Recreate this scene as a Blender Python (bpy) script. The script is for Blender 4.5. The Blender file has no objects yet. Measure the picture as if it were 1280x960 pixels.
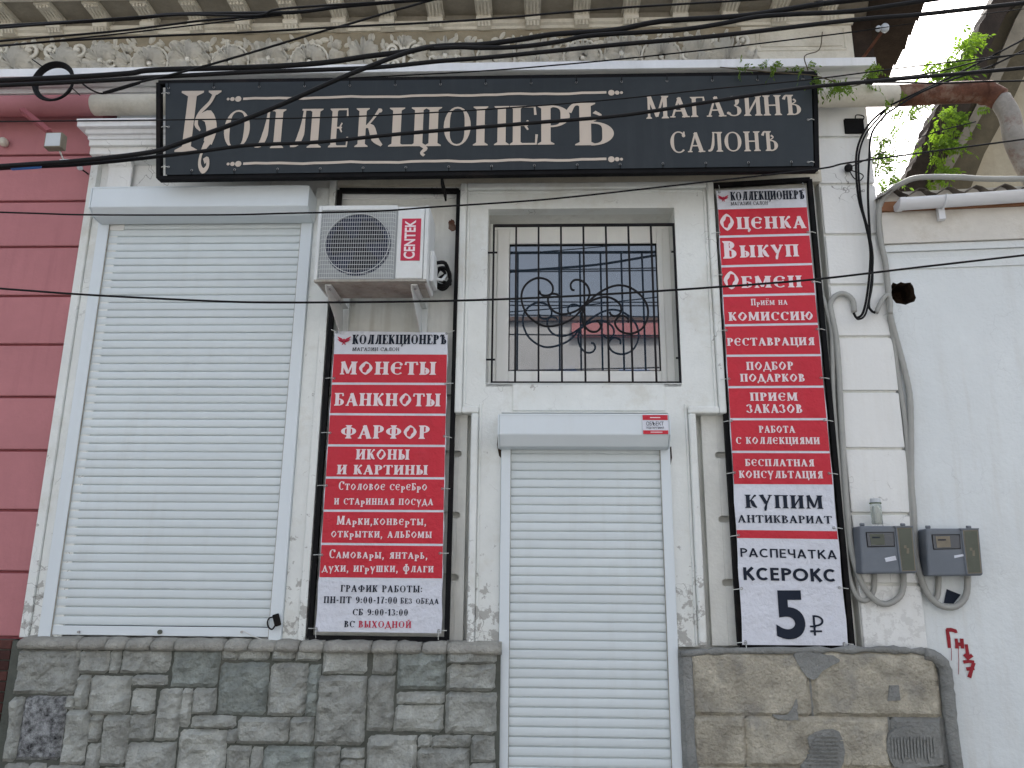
import bpy, math, random
from mathutils import Vector, Matrix, noise
random.seed(7)
S = bpy.context.scene
COL = S.collection
R_ = math.radians

# ------------------------------------------------------------------ camera, world, sun, exposure
FPX = 961.0                                    # focal length in pixels of a 1280 wide picture
PITCH, YAW, ROLL = R_(13.696), R_(-1.988), R_(0.503)
CAM = Vector((0, -5.0, 1.6))
FWD = Vector((math.sin(YAW)*math.cos(PITCH), math.cos(YAW)*math.cos(PITCH), math.sin(PITCH)))
r0 = FWD.cross(Vector((0, 0, 1))).normalized(); u0 = r0.cross(FWD)
RT = r0*math.cos(ROLL) + u0*math.sin(ROLL); UP = u0*math.cos(ROLL) - r0*math.sin(ROLL)
cd = bpy.data.cameras.new("camera"); cam = bpy.data.objects.new("camera", cd); COL.objects.link(cam)
cd.sensor_width = 36; cd.lens = FPX/1280*36; cd.clip_start = .05; cd.clip_end = 2000
cam.matrix_world = Matrix(((RT.x, UP.x, -FWD.x, CAM.x), (RT.y, UP.y, -FWD.y, CAM.y), (RT.z, UP.z, -FWD.z, CAM.z), (0, 0, 0, 1)))
S.camera = cam
SUN_EL, SUN_AZ = R_(52), R_(25)                # sun behind the shop, a little to the right
W = bpy.data.worlds.new("World"); S.world = W; W.use_nodes = True
nt = W.node_tree; bg = nt.nodes["Background"]
sky = nt.nodes.new("ShaderNodeTexSky"); sky.sky_type = 'NISHITA'; sky.sun_disc = False
sky.sun_elevation = SUN_EL; sky.sun_rotation = SUN_AZ; sky.air_density = 1.1; sky.dust_density = 5.5; sky.ozone_density = 1.2
hs = nt.nodes.new("ShaderNodeHueSaturation"); hs.inputs['Saturation'].default_value = .55
nt.links.new(sky.outputs[0], hs.inputs['Color']); nt.links.new(hs.outputs[0], bg.inputs[0]); bg.inputs[1].default_value = .13
sd = bpy.data.lights.new("sun", 'SUN'); so = bpy.data.objects.new("sun", sd); COL.objects.link(so)
sd.energy = 2.2; sd.angle = R_(3); sd.color = (1, .96, .9)
sdir = Vector((math.sin(SUN_AZ)*math.cos(SUN_EL), math.cos(SUN_AZ)*math.cos(SUN_EL), math.sin(SUN_EL)))
so.rotation_euler = sdir.to_track_quat('Z', 'Y').to_euler()
S.view_settings.view_transform = 'Standard'; S.view_settings.look = 'None'; S.view_settings.gamma = 1
S.view_settings.exposure = 1.62
S.view_settings.use_curve_mapping = False

# ------------------------------------------------------------------ measuring helpers (photograph pixel -> point on a real plane)
def ray(px, py): return FWD*FPX + RT*(px-640) - UP*(py-480)
def U(px, py, Y=0.0):
    d = ray(px, py); return CAM + d*((Y-CAM.y)/d.y)
def UZ(px, py, z):
    d = ray(px, py); return CAM + d*((z-CAM.z)/d.z)
def UX(px, py, Y=0): return U(px, py, Y).x
def Uz(px, py, Y=0): return U(px, py, Y).z

# ------------------------------------------------------------------ materials
MATS = {}
def mat(name, col, rough=.7, noise_amt=.12, nscale=3.0, stain=None, stain_amt=.0, streak=False, bump=.15, bscale=60, metal=0,
        crack=0.0, rnd=0.0, grime=0, spec=.25, sscale=2.0):
    m = bpy.data.materials.new(name); m.use_nodes = True; n = m.node_tree; L = n.links
    b = n.nodes["Principled BSDF"]; b.inputs['Roughness'].default_value = rough; b.inputs['Metallic'].default_value = metal
    b.inputs['Specular IOR Level'].default_value = spec
    geo = n.nodes.new("ShaderNodeNewGeometry")
    def nz(scale, det=6, vec=None, rg=.6):
        t = n.nodes.new("ShaderNodeTexNoise"); t.inputs['Scale'].default_value = scale; t.inputs['Detail'].default_value = det
        t.inputs['Roughness'].default_value = rg; L.new(vec or geo.outputs['Position'], t.inputs['Vector']); return t.outputs['Fac']
    def ramp(src, a, c):
        r = n.nodes.new("ShaderNodeMapRange"); r.inputs[1].default_value = a; r.inputs[2].default_value = c; L.new(src, r.inputs[0]); return r.outputs[0]
    def mix(f, a, c, mode='MIX'):
        x = n.nodes.new("ShaderNodeMix"); x.data_type = 'RGBA'; x.blend_type = mode
        if isinstance(f, float): x.inputs[0].default_value = f
        else: L.new(f, x.inputs[0])
        for i, v in ((6, a), (7, c)):
            if isinstance(v, tuple): x.inputs[i].default_value = (*v, 1)
            else: L.new(v, x.inputs[i])
        return x.outputs[2]
    def mul(a, k):
        x = n.nodes.new("ShaderNodeMath"); x.operation = 'MULTIPLY'; L.new(a, x.inputs[0])
        if isinstance(k, float): x.inputs[1].default_value = k
        else: L.new(k, x.inputs[1])
        return x.outputs[0]
    dark = tuple(c*(1-noise_amt*1.6) for c in col); lite = tuple(min(.95, c*(1+noise_amt)) for c in col)
    c = mix(ramp(nz(nscale), .3, .7), dark, lite)
    if noise_amt: c = mix(ramp(nz(nscale*9, 4), .35, .75), c, mix(.5, c, dark))
    if rnd:
        oi = n.nodes.new("ShaderNodeObjectInfo")
        h = n.nodes.new("ShaderNodeHueSaturation"); L.new(c, h.inputs['Color'])
        mr = n.nodes.new("ShaderNodeMapRange"); mr.inputs[3].default_value = 1-rnd; mr.inputs[4].default_value = 1+rnd; L.new(oi.outputs['Random'], mr.inputs[0])
        L.new(mr.outputs[0], h.inputs['Value']); c = h.outputs[0]
    if stain and stain_amt:
        s = ramp(nz(sscale, 8, None, .7), .52, .72)
        if streak:
            mp = n.nodes.new("ShaderNodeMapping"); mp.inputs['Scale'].default_value = (14, 14, .9); L.new(geo.outputs['Position'], mp.inputs[0])
            s2 = ramp(nz(1.0, 4, mp.outputs[0]), .5, .8); s = mul(s2, ramp(nz(1.3, 3), .35, .65))
        c = mix(mul(s, float(stain_amt)), c, stain)
    if crack:
        v = n.nodes.new("ShaderNodeTexVoronoi"); v.feature = 'DISTANCE_TO_EDGE'; v.inputs['Scale'].default_value = 5.5
        wv = n.nodes.new("ShaderNodeTexNoise"); wv.inputs['Scale'].default_value = 9; L.new(geo.outputs['Position'], wv.inputs['Vector'])
        mx = n.nodes.new("ShaderNodeMix"); mx.data_type = 'RGBA'; mx.inputs[0].default_value = .2; L.new(geo.outputs['Position'], mx.inputs[6]); L.new(wv.outputs['Color'], mx.inputs[7])
        L.new(mx.outputs[2], v.inputs['Vector'])
        cr = n.nodes.new("ShaderNodeMapRange"); cr.inputs[1].default_value = .0; cr.inputs[2].default_value = .016; cr.inputs[3].default_value = 1; cr.inputs[4].default_value = 0
        L.new(v.outputs['Distance'], cr.inputs[0])
        f = mul(mul(cr.outputs[0], ramp(nz(1.7, 3), .54, .62)), float(crack)); c = mix(f, c, (.10, .09, .08))
    if grime:      # peeled paint and dirt that creeps up from the plinth: patches with their own outline
        sp = n.nodes.new("ShaderNodeSeparateXYZ"); L.new(geo.outputs['Position'], sp.inputs[0])
        hz = n.nodes.new("ShaderNodeMapRange"); hz.inputs[1].default_value = 2.0; hz.inputs[2].default_value = 1.15; L.new(sp.outputs['Z'], hz.inputs[0])
        ad = n.nodes.new("ShaderNodeMath"); ad.operation = 'MULTIPLY_ADD'; L.new(hz.outputs[0], ad.inputs[0]); ad.inputs[1].default_value = .17; L.new(nz(13, 8, None, .7), ad.inputs[2])
        c = mix(mul(ramp(ad.outputs[0], .655, .68), float(grime)), c, (.27, .255, .23))
    L.new(c, b.inputs['Base Color'])
    if bump:
        bp = n.nodes.new("ShaderNodeBump"); bp.inputs['Strength'].default_value = bump; bp.inputs['Distance'].default_value = .01 if bump < .75 else .03
        L.new(nz(bscale, 5), bp.inputs['Height']); L.new(bp.outputs[0], b.inputs['Normal'])
        if rough > .15:
            L.new(ramp(nz(nscale*2.3), -1.2/(rough+.2), 1.0) if False else ramp(nz(nscale*2), -.9, 1.25), n.nodes.new("ShaderNodeMath").inputs[0])
    MATS[name] = m; return m
M_wall = mat('white_limewash', (.78, .785, .76), .85, .04, 1.6, (.55, .52, .43), .35, True, .25, 45, crack=.8, grime=.22)
M_wall2 = mat('old_white_paint', (.755, .775, .745), .8, .05, 2.3, (.50, .47, .38), .6, False, .3, 55, crack=.7, grime=.65)
M_recess = mat('recess_plaster', (.70, .705, .66), .85, .09, 2.2, (.33, .29, .22), .5, True, .3, 40)
M_cream = mat('dirty_cream_plaster', (.68, .64, .54), .85, .1, 5, (.34, .29, .2), .6, False, .35, 50, sscale=3.2)
M_frz = mat('frieze_ground_plaster', (.31, .27, .195), .9, .16, 6, (.27, .22, .15), .7, False, .35, 50, sscale=4)  # ground colour darkened for groove dirt and extra shadow between the ornaments
M_orn = mat('plaster_ornament', (.70, .67, .585), .85, .08, 8, (.4, .35, .26), .5, False, .3, 60, sscale=5)
M_coffer = mat('dark_soffit_plaster', (.33, .30, .24), .9, .2, 4, (.12, .1, .07), .6, False, .3, 40)  # darker, blotchy plaster tone on the soffit and bracket band
M_ledge = mat('white_ledge_paint', (.80, .81, .82), .6, .05, 3, (.4, .38, .33), .4, True, .1, 60)
M_pink = mat('dusty_pink_paint', (.47, .195, .205), .75, .07, 1.4, (.3, .11, .125), .5, True, .3, 35)
M_pinkg = mat('pink_groove_paint', (.30, .09, .10), .8, .1, 2)
M_brick = mat('dark_red_brick', (.085, .032, .026), .7, .3, 6, (.03, .02, .018), .5, False, .4, 60, rnd=.35)
M_mort = mat('grey_mortar', (.105, .112, .096), .95, .2, 5, (.2, .19, .16), .5, False, .6, 70)
M_stone = mat('split_grey_stone', (.45, .46, .42), .9, .2, 9, (.2, .2, .175), .75, False, 1.0, 38, rnd=.17, sscale=7)
M_stoneg = mat('greenish_split_stone', (.34, .37, .34), .9, .22, 9, (.16, .17, .15), .6, False, 1.0, 38, rnd=.15, sscale=7)
M_pebble = mat('pebble_dash_stone', (.36, .37, .37), .8, .9, 26, (.5, .5, .52), .55, False, 1.0, 90, sscale=40)
M_coping = mat('cement_coping', (.40, .39, .345), .9, .15, 9, (.5, .48, .42), .35, False, .9, 50, rnd=.1, sscale=9)
M_sand = mat('worn_sandstone', (.52, .48, .385), .95, .28, 7, (.31, .30, .27), .9, False, 1.0, 42, rnd=.1, sscale=4.5)
M_cement = mat('smeared_cement', (.27, .275, .26), .95, .16, 6, (.27, .26, .23), .5, False, .8, 40)
M_slat = mat('white_shutter_lacquer', (.645, .70, .71), .42, .03, 1.2, (.42, .41, .36), .22, True, .02, 30, rnd=.025)
M_box = mat('white_coated_steel', (.68, .735, .76), .35, .015, 2, (.5, .5, .45), .15, True, .02, 30)
M_ac = mat('aged_white_plastic', (.66, .68, .67), .5, .05, 4, (.36, .31, .22), .45, False, .05, 60)
M_shroud = mat('grey_fan_shroud', (.36, .38, .38), .6, .08, 6)
M_acu = mat('dusty_sheet_metal', (.40, .38, .33), .7, .2, 7, (.16, .12, .08), .7, False, .1, 60, sscale=8)
M_black = mat('black_painted_steel', (.010, .010, .011), .8, .2, 8, (.06, .04, .03), .3, False, .1, 80, spec=.12)
M_fan = mat('dark_fan_plastic', (.016, .018, .027), .45, .15, 5)
M_cond = mat('blue_fin_coil', (.02, .027, .06), .45, .2, 12)
M_iron = mat('wrought_iron', (.02, .02, .022), .8, .2, 10, (.07, .035, .016), .3, False, .2, 80, spec=.12)
M_pvc = mat('white_window_pvc', (.80, .80, .76), .45, .03, 3, (.45, .42, .36), .4, True, .02, 40)
M_wire = mat('black_cable_sheath', (.006, .006, .0065), .6, .1, 12, bump=.1, spec=.2)
M_conduit = mat('grey_corrugated_conduit', (.36, .36, .335), .6, .06, 6, (.2, .19, .16), .4, False, .1, 50)
M_meter = mat('grey_blue_enclosure', (.155, .175, .20), .5, .06, 6, (.23, .23, .22), .4, False, .05, 60)
M_cover = mat('dull_olive_cover', (.10, .11, .085), .35, .12, 5)
M_signs = mat('dark_slate_vinyl', (.030, .037, .042), .6, .1, 2, (.05, .055, .06), .5, True, .06, 12)
M_letter = mat('cream_sign_print', (.56, .48, .40), .6, .03, 4)
M_banw = mat('white_banner_vinyl', (.66, .68, .74), .4, .02, 2, (.5, .5, .52), .3, True, .8, 9)
M_red = mat('red_banner_print', (.56, .026, .045), .45, .05, 2, (.45, .05, .07), .4, True, .8, 9)
M_pinkw = mat('white_banner_print', (.80, .68, .70), .5, .02, 4, bump=0)
M_ink = mat('dark_navy_print', (.014, .02, .035), .8, .05, 4, bump=0)
M_redink = mat('red_print', (.5, .03, .07), .5, .05, 4, bump=0)
M_tie = mat('white_cable_tie', (.62, .63, .6), .5, .05, 4, bump=0)
M_rust = mat('rusty_pipe', (.16, .07, .045), .85, .35, 9, (.45, .38, .3), .6, False, .6, 40, sscale=5)
M_flake = mat('flaking_pipe_paint', (.31, .29, .26), .8, .2, 7, (.16, .06, .04), .9, False, .6, 40, sscale=9)
M_gutter = mat('white_gutter_pvc', (.70, .71, .73), .35, .03, 2, (.5, .48, .44), .3, True, .02, 40)
M_gbr = mat('brown_stained_board', (.26, .12, .06), .7, .2, 6)
M_slate = mat('mossy_asbestos_sheet', (.10, .085, .07), .95, .3, 7, (.2, .18, .14), .5, False, .5, 50)
M_eave = mat('dark_brown_eave_board', (.045, .032, .024), .9, .3, 7, (.02, .015, .012), .5, False, .4, 50)
M_wood = mat('grey_brown_timber', (.24, .21, .16), .8, .15, 5, (.12, .1, .07), .5, False, .3, 30)
M_wood2 = mat('olive_brown_timber', (.105, .085, .05), .8, .2, 5)
M_beige = mat('beige_gable_render', (.40, .35, .255), .85, .12, 3, (.22, .19, .13), .6, True, .3, 40)
M_rwall = mat('blue_white_whitewash', (.71, .745, .745), .85, .045, 1.2, (.5, .47, .41), .4, True, .4, 35, crack=.15)
M_rmould = mat('stained_whitewash', (.66, .635, .58), .85, .08, 2, (.36, .31, .23), .6, False, .3, 35)
M_hole = mat('broken_masonry', (.06, .035, .02), .95, .5, 14, bump=.8)
M_graf = mat('red_spray_paint', (.30, .02, .03), .6, .1, 12)
M_asph = mat('asphalt', (.055, .055, .056), .9, .2, 3, (.08, .078, .075), .5, False, .6, 80)
M_pave = mat('concrete_paving', (.24, .235, .22), .9, .12, 3, (.15, .145, .13), .5, False, .4, 60, rnd=.08)
M_opp = mat('opposite_white_render', (.48, .49, .50), .85, .08, 1, (.4, .38, .34), .4, True)
M_blue = mat('blue_poster', (.05, .16, .45), .6, .1, 1)
M_roof = mat('dull_roof_sheet', (.14, .1, .085), .8, .2, 2)
M_chrome = mat('dull_steel', (.4, .4, .4), .35, .1, 9, metal=.8, bump=0)
M_lamp = mat('pale_lamp_face', (.55, .58, .60), .25, .05, 5, bump=0)
def leafmat(name, col):
    m = mat(name, col, .55, .25, 9, rnd=.35, bump=0); n = m.node_tree; b = n.nodes["Principled BSDF"]
    out = [x for x in n.nodes if x.type == 'OUTPUT_MATERIAL'][0]; tr = n.nodes.new("ShaderNodeBsdfTranslucent"); mx = n.nodes.new("ShaderNodeMixShader")
    tr.inputs[0].default_value = (col[0]*2.6, col[1]*2.6, col[2]*1.2, 1); mx.inputs[0].default_value = .5
    n.links.new(b.outputs[0], mx.inputs[1]); n.links.new(tr.outputs[0], mx.inputs[2]); n.links.new(mx.outputs[0], out.inputs[0]); return m
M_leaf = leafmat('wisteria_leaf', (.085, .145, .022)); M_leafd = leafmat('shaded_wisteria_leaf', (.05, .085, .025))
def glassmat(name, col, rough=.02, ior=1.9):
    m = bpy.data.materials.new(name); m.use_nodes = True; b = m.node_tree.nodes["Principled BSDF"]
    b.inputs['Base Color'].default_value = (*col, 1); b.inputs['Roughness'].default_value = rough; b.inputs['IOR'].default_value = ior; return m
M_glass = glassmat('window_glass', (.03, .045, .065), .012, 2.5); M_mglass = glassmat('meter_window', (.02, .03, .045), .05, 1.6)
M_jar = bpy.data.materials.new('jar_glass'); M_jar.use_nodes = True
_b = M_jar.node_tree.nodes["Principled BSDF"]; _b.inputs['Base Color'].default_value = (.75, .82, .78, 1); _b.inputs['Transmission Weight'].default_value = .75; _b.inputs['Roughness'].default_value = .06

# ------------------------------------------------------------------ object helpers
ORG = {}
def link(o, parent=None, wloc=None):
    COL.objects.link(o)
    w = Vector(wloc) if wloc is not None else Vector((0, 0, 0)); ORG[o.name] = w
    if parent is not None: o.parent = parent; o.location = w - ORG[parent.name]
    else: o.location = w
    return o
def tag(o, label=None, cat=None, group=None, kind=None):
    if label: o['label'] = label
    if cat: o['category'] = cat
    if group: o['group'] = group
    if kind: o['kind'] = kind
    return o
def thing(name, label, cat, loc, group=None):
    o = bpy.data.objects.new(name, None); o.empty_display_size = .1; link(o, None, loc); return tag(o, label, cat, group)
class MB:
    def __init__(s): s.v = []; s.f = []
    def add(s, vs, fs):
        k = len(s.v); s.v += [Vector(v) for v in vs]; s.f += [tuple(i+k for i in f) for f in fs]; return s
    def box(s, x0, x1, y0, y1, z0, z1, tf=None):
        vs = [Vector(p) for p in ((x0, y0, z0), (x1, y0, z0), (x1, y1, z0), (x0, y1, z0), (x0, y0, z1), (x1, y0, z1), (x1, y1, z1), (x0, y1, z1))]
        if tf: vs = [tf(v) for v in vs]
        return s.add(vs, [(0, 3, 2, 1), (4, 5, 6, 7), (0, 1, 5, 4), (1, 2, 6, 5), (2, 3, 7, 6), (3, 0, 4, 7)])
    def prism(s, poly, off):              # closed 3D polygon extruded by vector off
        n = len(poly); off = Vector(off); a = [Vector(p) for p in poly]
        return s.add(a + [p+off for p in a], [tuple(range(n)), tuple(range(2*n-1, n-1, -1))] + [(i, (i+1) % n, n+(i+1) % n, n+i)[::-1] for i in range(n)])
    def xprof(s, prof, x0, x1, tf=None):  # (y,z) profile swept along X
        n = len(prof); A = [Vector((x0, y, z)) for y, z in prof]; B = [Vector((x1, y, z)) for y, z in prof]
        if tf: A = [tf(v) for v in A]; B = [tf(v) for v in B]
        return s.add(A+B, [tuple(range(n)), tuple(range(2*n-1, n-1, -1))] + [(i, (i+1) % n, n+(i+1) % n, n+i)[::-1] for i in range(n)])
    def tube(s, pts, r, n=8, cap=True, closed=False):
        pts = [Vector(p) for p in pts]; m = len(pts); base = len(s.v)
        up = Vector((0.01, -.02, 1)); prev = None
        for i, p in enumerate(pts):
            if closed: t = pts[(i+1) % m]-pts[i-1]
            else: t = pts[min(i+1, m-1)]-pts[max(i-1, 0)]
            t.normalize()
            if prev is None:
                a = t.cross(up)
                if a.length < .1: a = t.cross(Vector((1, 0, 0)))
            else: a = prev - t*prev.dot(t)
            a.normalize(); b = t.cross(a); prev = a
            rr = r[i] if isinstance(r, (list, tuple)) else r
            for k in range(n):
                q = 2*math.pi*k/n; s.v.append(p + a*math.cos(q)*rr + b*math.sin(q)*rr)
        for i in range(m if closed else m-1):
            j = (i+1) % m
            for k in range(n):
                s.f.append((base+i*n+k, base+i*n+(k+1) % n, base+j*n+(k+1) % n, base+j*n+k))
        if cap and not closed:
            s.f.append(tuple(base+k for k in range(n-1, -1, -1))); s.f.append(tuple(base+(m-1)*n+k for k in range(n)))
        return s
    def disc_ball(s, c, rx, ry, rz, nu=8, nv=5):
        vs = []; fs = []; c = Vector(c)
        for j in range(nv+1):
            th = math.pi*j/nv
            for i in range(nu):
                ph = 2*math.pi*i/nu; vs.append(c+Vector((rx*math.sin(th)*math.cos(ph), ry*math.sin(th)*math.sin(ph), rz*math.cos(th))))
        for j in range(nv):
            for i in range(nu): fs.append((j*nu+i, (j+1)*nu+i, (j+1)*nu+(i+1) % nu, j*nu+(i+1) % nu))
        return s.add(vs, fs)
    def data(s, name, m, c, smooth=False):
        me = bpy.data.meshes.new(name); me.from_pydata([tuple(v-c) for v in s.v], [], s.f); me.materials.append(m)
        if smooth: me.polygons.foreach_set('use_smooth', [True]*len(me.polygons))
        me.update(); return me
    def build(s, name, m, parent=None, smooth=False, bev=0, seg=2, fixn=False):
        c = sum(s.v, Vector())/max(1, len(s.v))
        me = s.data(name, m, c, smooth)
        o = bpy.data.objects.new(name, me); link(o, parent, c)
        if bev:
            b = o.modifiers.new('bevel', 'BEVEL'); b.width = bev; b.segments = seg; b.limit_method = 'ANGLE'; b.angle_limit = R_(35)
            b.harden_normals = False
        return o
def dup(src, parent, wloc, rot=None, scale=None, m=None):
    o = src.copy(); COL.objects.link(o); ORG[o.name] = Vector(wloc)
    if parent is not None: o.parent = parent; o.location = Vector(wloc)-ORG[parent.name]
    else: o.parent = None; o.location = Vector(wloc)
    if rot is not None: o.rotation_euler = rot
    if scale is not None: o.scale = scale
    return o
def spline(pts, k=6):
    pts = [Vector(p) for p in pts]; P = [pts[0]*2-pts[1]] + pts + [pts[-1]*2-pts[-2]]; out = []
    for i in range(1, len(P)-2):
        a, b, c, d = P[i-1:i+3]
        for j in range(k):
            t = j/k; out.append(.5*((2*b)+(c-a)*t+(2*a-5*b+4*c-d)*t*t+(3*b-a-3*c+d)*t**3))
    return out+[pts[-1]]

# ------------------------------------------------------------------ ground
g = MB().box(-400, 400, -7.2, -2.0, -.3, -.12).build('street', M_asph); tag(g, kind='structure')
g = MB().box(-400, 400, -1.996, 400, -.3, 0).build('pavement', M_pave); tag(g, kind='structure')
g = MB().box(-400, 400, -2.12, -2.0, -.4, .002).build('kerb', M_cement); tag(g, kind='structure')
g = MB().box(-400, 400, -400, -7.204, -.3, 0).build('opposite_pavement', M_pave); tag(g, kind='structure')

# ------------------------------------------------------------------ the shop building
XL, XR = -6.5, 2.37                     # pink part runs on to the left
shop = thing('shop_building', 'cream and white single storey shop with ornate plaster frieze and bracketed cornice', 'building', (0, 0, 0))
wx0, wx1, wz0, wz1 = -.352, .958, 2.822, 4.098     # window opening
WT = 5.15
w = MB()
w.box(-3.2, wx0, .10, .5, 0, WT); w.box(wx1, XR-.02, .10, .5, 0, WT); w.box(wx0, wx1, .10, .5, 0, wz0); w.box(wx0, wx1, .10, .5, wz1, WT)
w.build('wall', M_recess, shop)
MB().box(XL, XR-.03, .5, 9, 0, 5.9).build('rear_wall', M_beige, shop)  # unseen depth of the building, added to block the sun
MB().prism([(XL, -.1, 6.0), (XL, 9, 6.0), (XL, 4.5, 7.6)], (XR-XL+.1, 0, 0)).build('roof', M_roof, shop)  # unseen roof, added to block the sun from behind
# left pilaster strip beside shutter
px0, px1 = -3.262, -3.135
MB().box(px0, px0+.055, -.03, .12, 1.17, 4.5).build('pilaster_fillet', M_wall2, shop, bev=.004)
MB().box(px0+.058, -3.0, -.012, .12, 1.17, 4.2).build('pilaster', M_wall2, shop, bev=.004)
MB().box(px0+.055, -3.0, .02, .12, 4.2, 4.75).build('pilaster', M_wall, shop, bev=.004)
nk0, nk1 = UX(137, 205, -.02), UX(166, 205, -.02)
zn0, zn1, zn2 = Uz(150, 240, -.02), Uz(150, 205, -.02), Uz(150, 199, -.05)
MB().xprof([(.0, zn0-.3), (-.02, zn0-.3), (-.02, zn1-.03), (-.03, zn1-.02), (-.05, zn1), (-.05, zn2+.03), (.0, zn2+.03)], nk0, nk1).build('pilaster_neck', M_wall, shop, bev=.003)
# capital: stepped mouldings running in behind the sign
cz = lambda y, Y: Uz(130, y, Y)
cap_l = UX(96, 150, -.24)
capn = 0
for (ya, yb, xa, Ya) in ((147.5, 151, 95.6, -.24), (151.6, 158, 96.5, -.225), (158.4, 160, 104, -.20), (160, 167, 107, -.185), (167, 174, 110, -.16), (174.6, 182, 111.5, -.15), (182.4, 193, 113, -.12), (193.4, 198.5, 136, -.07)):
    MB().box(UX(xa, ya, Ya), -1.35, Ya, .1, cz(yb, Ya)+.002, cz(ya, Ya)).build('capital_moulding', M_ledge if ya < 170 else M_wall, shop, bev=.006)
MB().box(nk0, 1.2, .03, .11, 4.2, WT).build('wall_band', M_wall, shop)
# pilaster between shutter and first banner
sh_r = -1.600
MB().box(sh_r+.004, -1.497, -.01, .11, 1.17, 4.27).build('pilaster', M_wall2, shop, bev=.004)
MB().box(-1.494, -1.446, -.03, .11, 1.17, 4.33).build('pilaster_fillet', M_wall2, shop, bev=.005)
for l in ([(105.5, 431), (107.5, 433), (107, 446), (105.2, 440)], [(101.5, 474), (102.8, 476), (97.5, 512), (96, 509)], [(87, 563), (88.4, 564), (87.4, 575), (86, 574)]):
    MB().prism([U(a_, b_, -.0135) for a_, b_ in l], (0, .003, 0)).build('paint_crack', M_hole, shop)
# recess left of door: courses separated by grooves that stop short of the surround
def recess(x0, x1, mar_l, mar_r, ys, xpx, top):
    zs = [Uz(xpx, y, .05) for y in ys]; hh = .021
    z = 1.165
    for zc in sorted(zs):
        MB().box(x0+mar_l, x1-mar_r, .045, .10, z, zc-hh).build('plaster_course', M_recess, shop, bev=.004); z = zc+hh
    MB().box(x0+mar_l, x1-mar_r, .045, .10, z, top).build('plaster_course', M_recess, shop, bev=.004)
    for (a, b, d) in ((x0, x0+mar_l, 1), (x1-mar_r, x1, -1)):
        if b-a < .005: continue
        poly = []
        e = b if d == 1 else a; f = a if d == 1 else b
        poly.append((f, .045, 1.165)); poly.append((e, .045, 1.165))
        for zc in sorted(zs):
            for k in range(9):
                q = -math.pi/2+math.pi*k/8; poly.append((e-d*math.cos(q)*hh*1.0, .045, zc+math.sin(q)*hh))
        poly.append((e, .045, top)); poly.append((f, .045, top))
        if d == -1: poly = poly[::-1]
        MB().prism(poly, (0, .055, 0)).build('recess_margin', M_recess, shop)
recess(-1.44, -.47, 0, .055, (497, 567.5, 644, 722), 575, 4.27)
recess(1.08, 1.96, .10, 0, (569, 649, 728), 890, 4.33)
# eared surround of the window and the door
ex0, ex1 = UX(575, 245, -.04), UX(893, 245, -.04)
dx0, dx1 = UX(585, 700, -.04), UX(879, 700, -.04)
ez0 = Uz(580, 516, -.04); ezt = Uz(740, 227, -.04)
bw = .048
sur = MB()
dl, dr = UX(638, 620, -.02)-.065, UX(826, 590, -.02)+.065                     # door opening with its guides
for a in ((ex0+.01, wx0, wz0, wz1), (wx1, ex1-.01, wz0, wz1), (ex0+.01, ex1-.01, wz1, ezt-.01), (ex0+.01, ex1-.01, ez0+.01, wz0),
          (dx0+.01, dl, 1.16, ez0+.01), (dr, dx1-.01, 1.16, ez0+.01)):
    sur.box(a[0], a[1], 0, .10, a[2], a[3])
sur.build('surround', M_wall2, shop)
for a in ((ex0, ex0+bw, ez0, ezt), (ex1-bw, ex1, ez0, ezt), (ex0+bw, ex1-bw, ezt-bw, ezt), (ex0+bw, dx0+bw, ez0, ez0+bw), (dx1-bw, ex1-bw, ez0, ez0+bw),
          (dx0, dx0+bw, 1.165, ez0), (dx1-bw, dx1, 1.165, ez0)):
    MB().box(a[0], a[1], -.04, .08, a[2], a[3]).build('surround_moulding', M_wall2, shop, bev=.012, seg=3)
for a in ((ex0+bw+.002, ex0+bw+.022, ez0+bw, ezt-bw), (ex1-bw-.022, ex1-bw-.002, ez0+bw, ezt-bw), (ex0+bw+.022, ex1-bw-.022, ezt-bw-.02, ezt-bw-.002),
          (dx0+bw+.002, dx0+bw+.018, 1.165, ez0+bw+.02), (dx1-bw-.018, dx1-bw-.002, 1.165, ez0+bw+.02)):
    MB().box(a[0], a[1], -.014, .06, a[2], a[3]).build('surround_bead', M_wall2, shop, bev=.006)
MB().box(-.17, .84, -.012, .08, Uz(700, 514, 0), wz0-.006).build('spandrel_panel', M_wall2, shop, bev=.008)
# reveal lining of the window opening is the thickness of the surround and wall; wall strip above, under the sign
for xa, xb in ((398, 470), (610, 626), (700, 716), (830, 850), (930, 945)):
    pass
MB().box(-1.50, 2.0, -.005, .10, ezt+.006, WT).build('lintel_course', M_cream, shop)  # darker cream of the lintel parts also stands in for shading beneath the sign
MB().box(-1.44, 1.98, -.035, .0, Uz(700, 218, -.03), Uz(700, 205, -.03)+.1).build('lintel_moulding', M_cream, shop, bev=.008)
for pxx in (400, 600, 740, 905):
    MB().box(UX(pxx, 222), UX(pxx+48, 222), -.055, -.037, Uz(700, 214, -.04), Uz(700, 200, -.04)+.1).build('lintel_block', M_cream, shop, bev=.006)
# rusticated right pilaster
ys = [171, 230, 293, 356, 421, 489.4, 561, 642, 730]
zz = [Uz(1075, y, 0) for y in ys]; zz = [WT]+zz+[1.14]
for i in range(len(zz)-1):
    a, b = zz[i+1]+.009, zz[i]-.009
    if i == 0: b = zz[0]
    MB().box(1.99, XR, 0, .3, a, b).build('pilaster_course', M_wall, shop, bev=.006)
MB().box(1.985, XR-.012, .016, .3, 1.15, WT).build('pilaster_core', M_recess, shop)
MB().box(XR-.012, XR-.004, .3, 6, 0, WT).build('side_wall', M_beige, shop)

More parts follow.
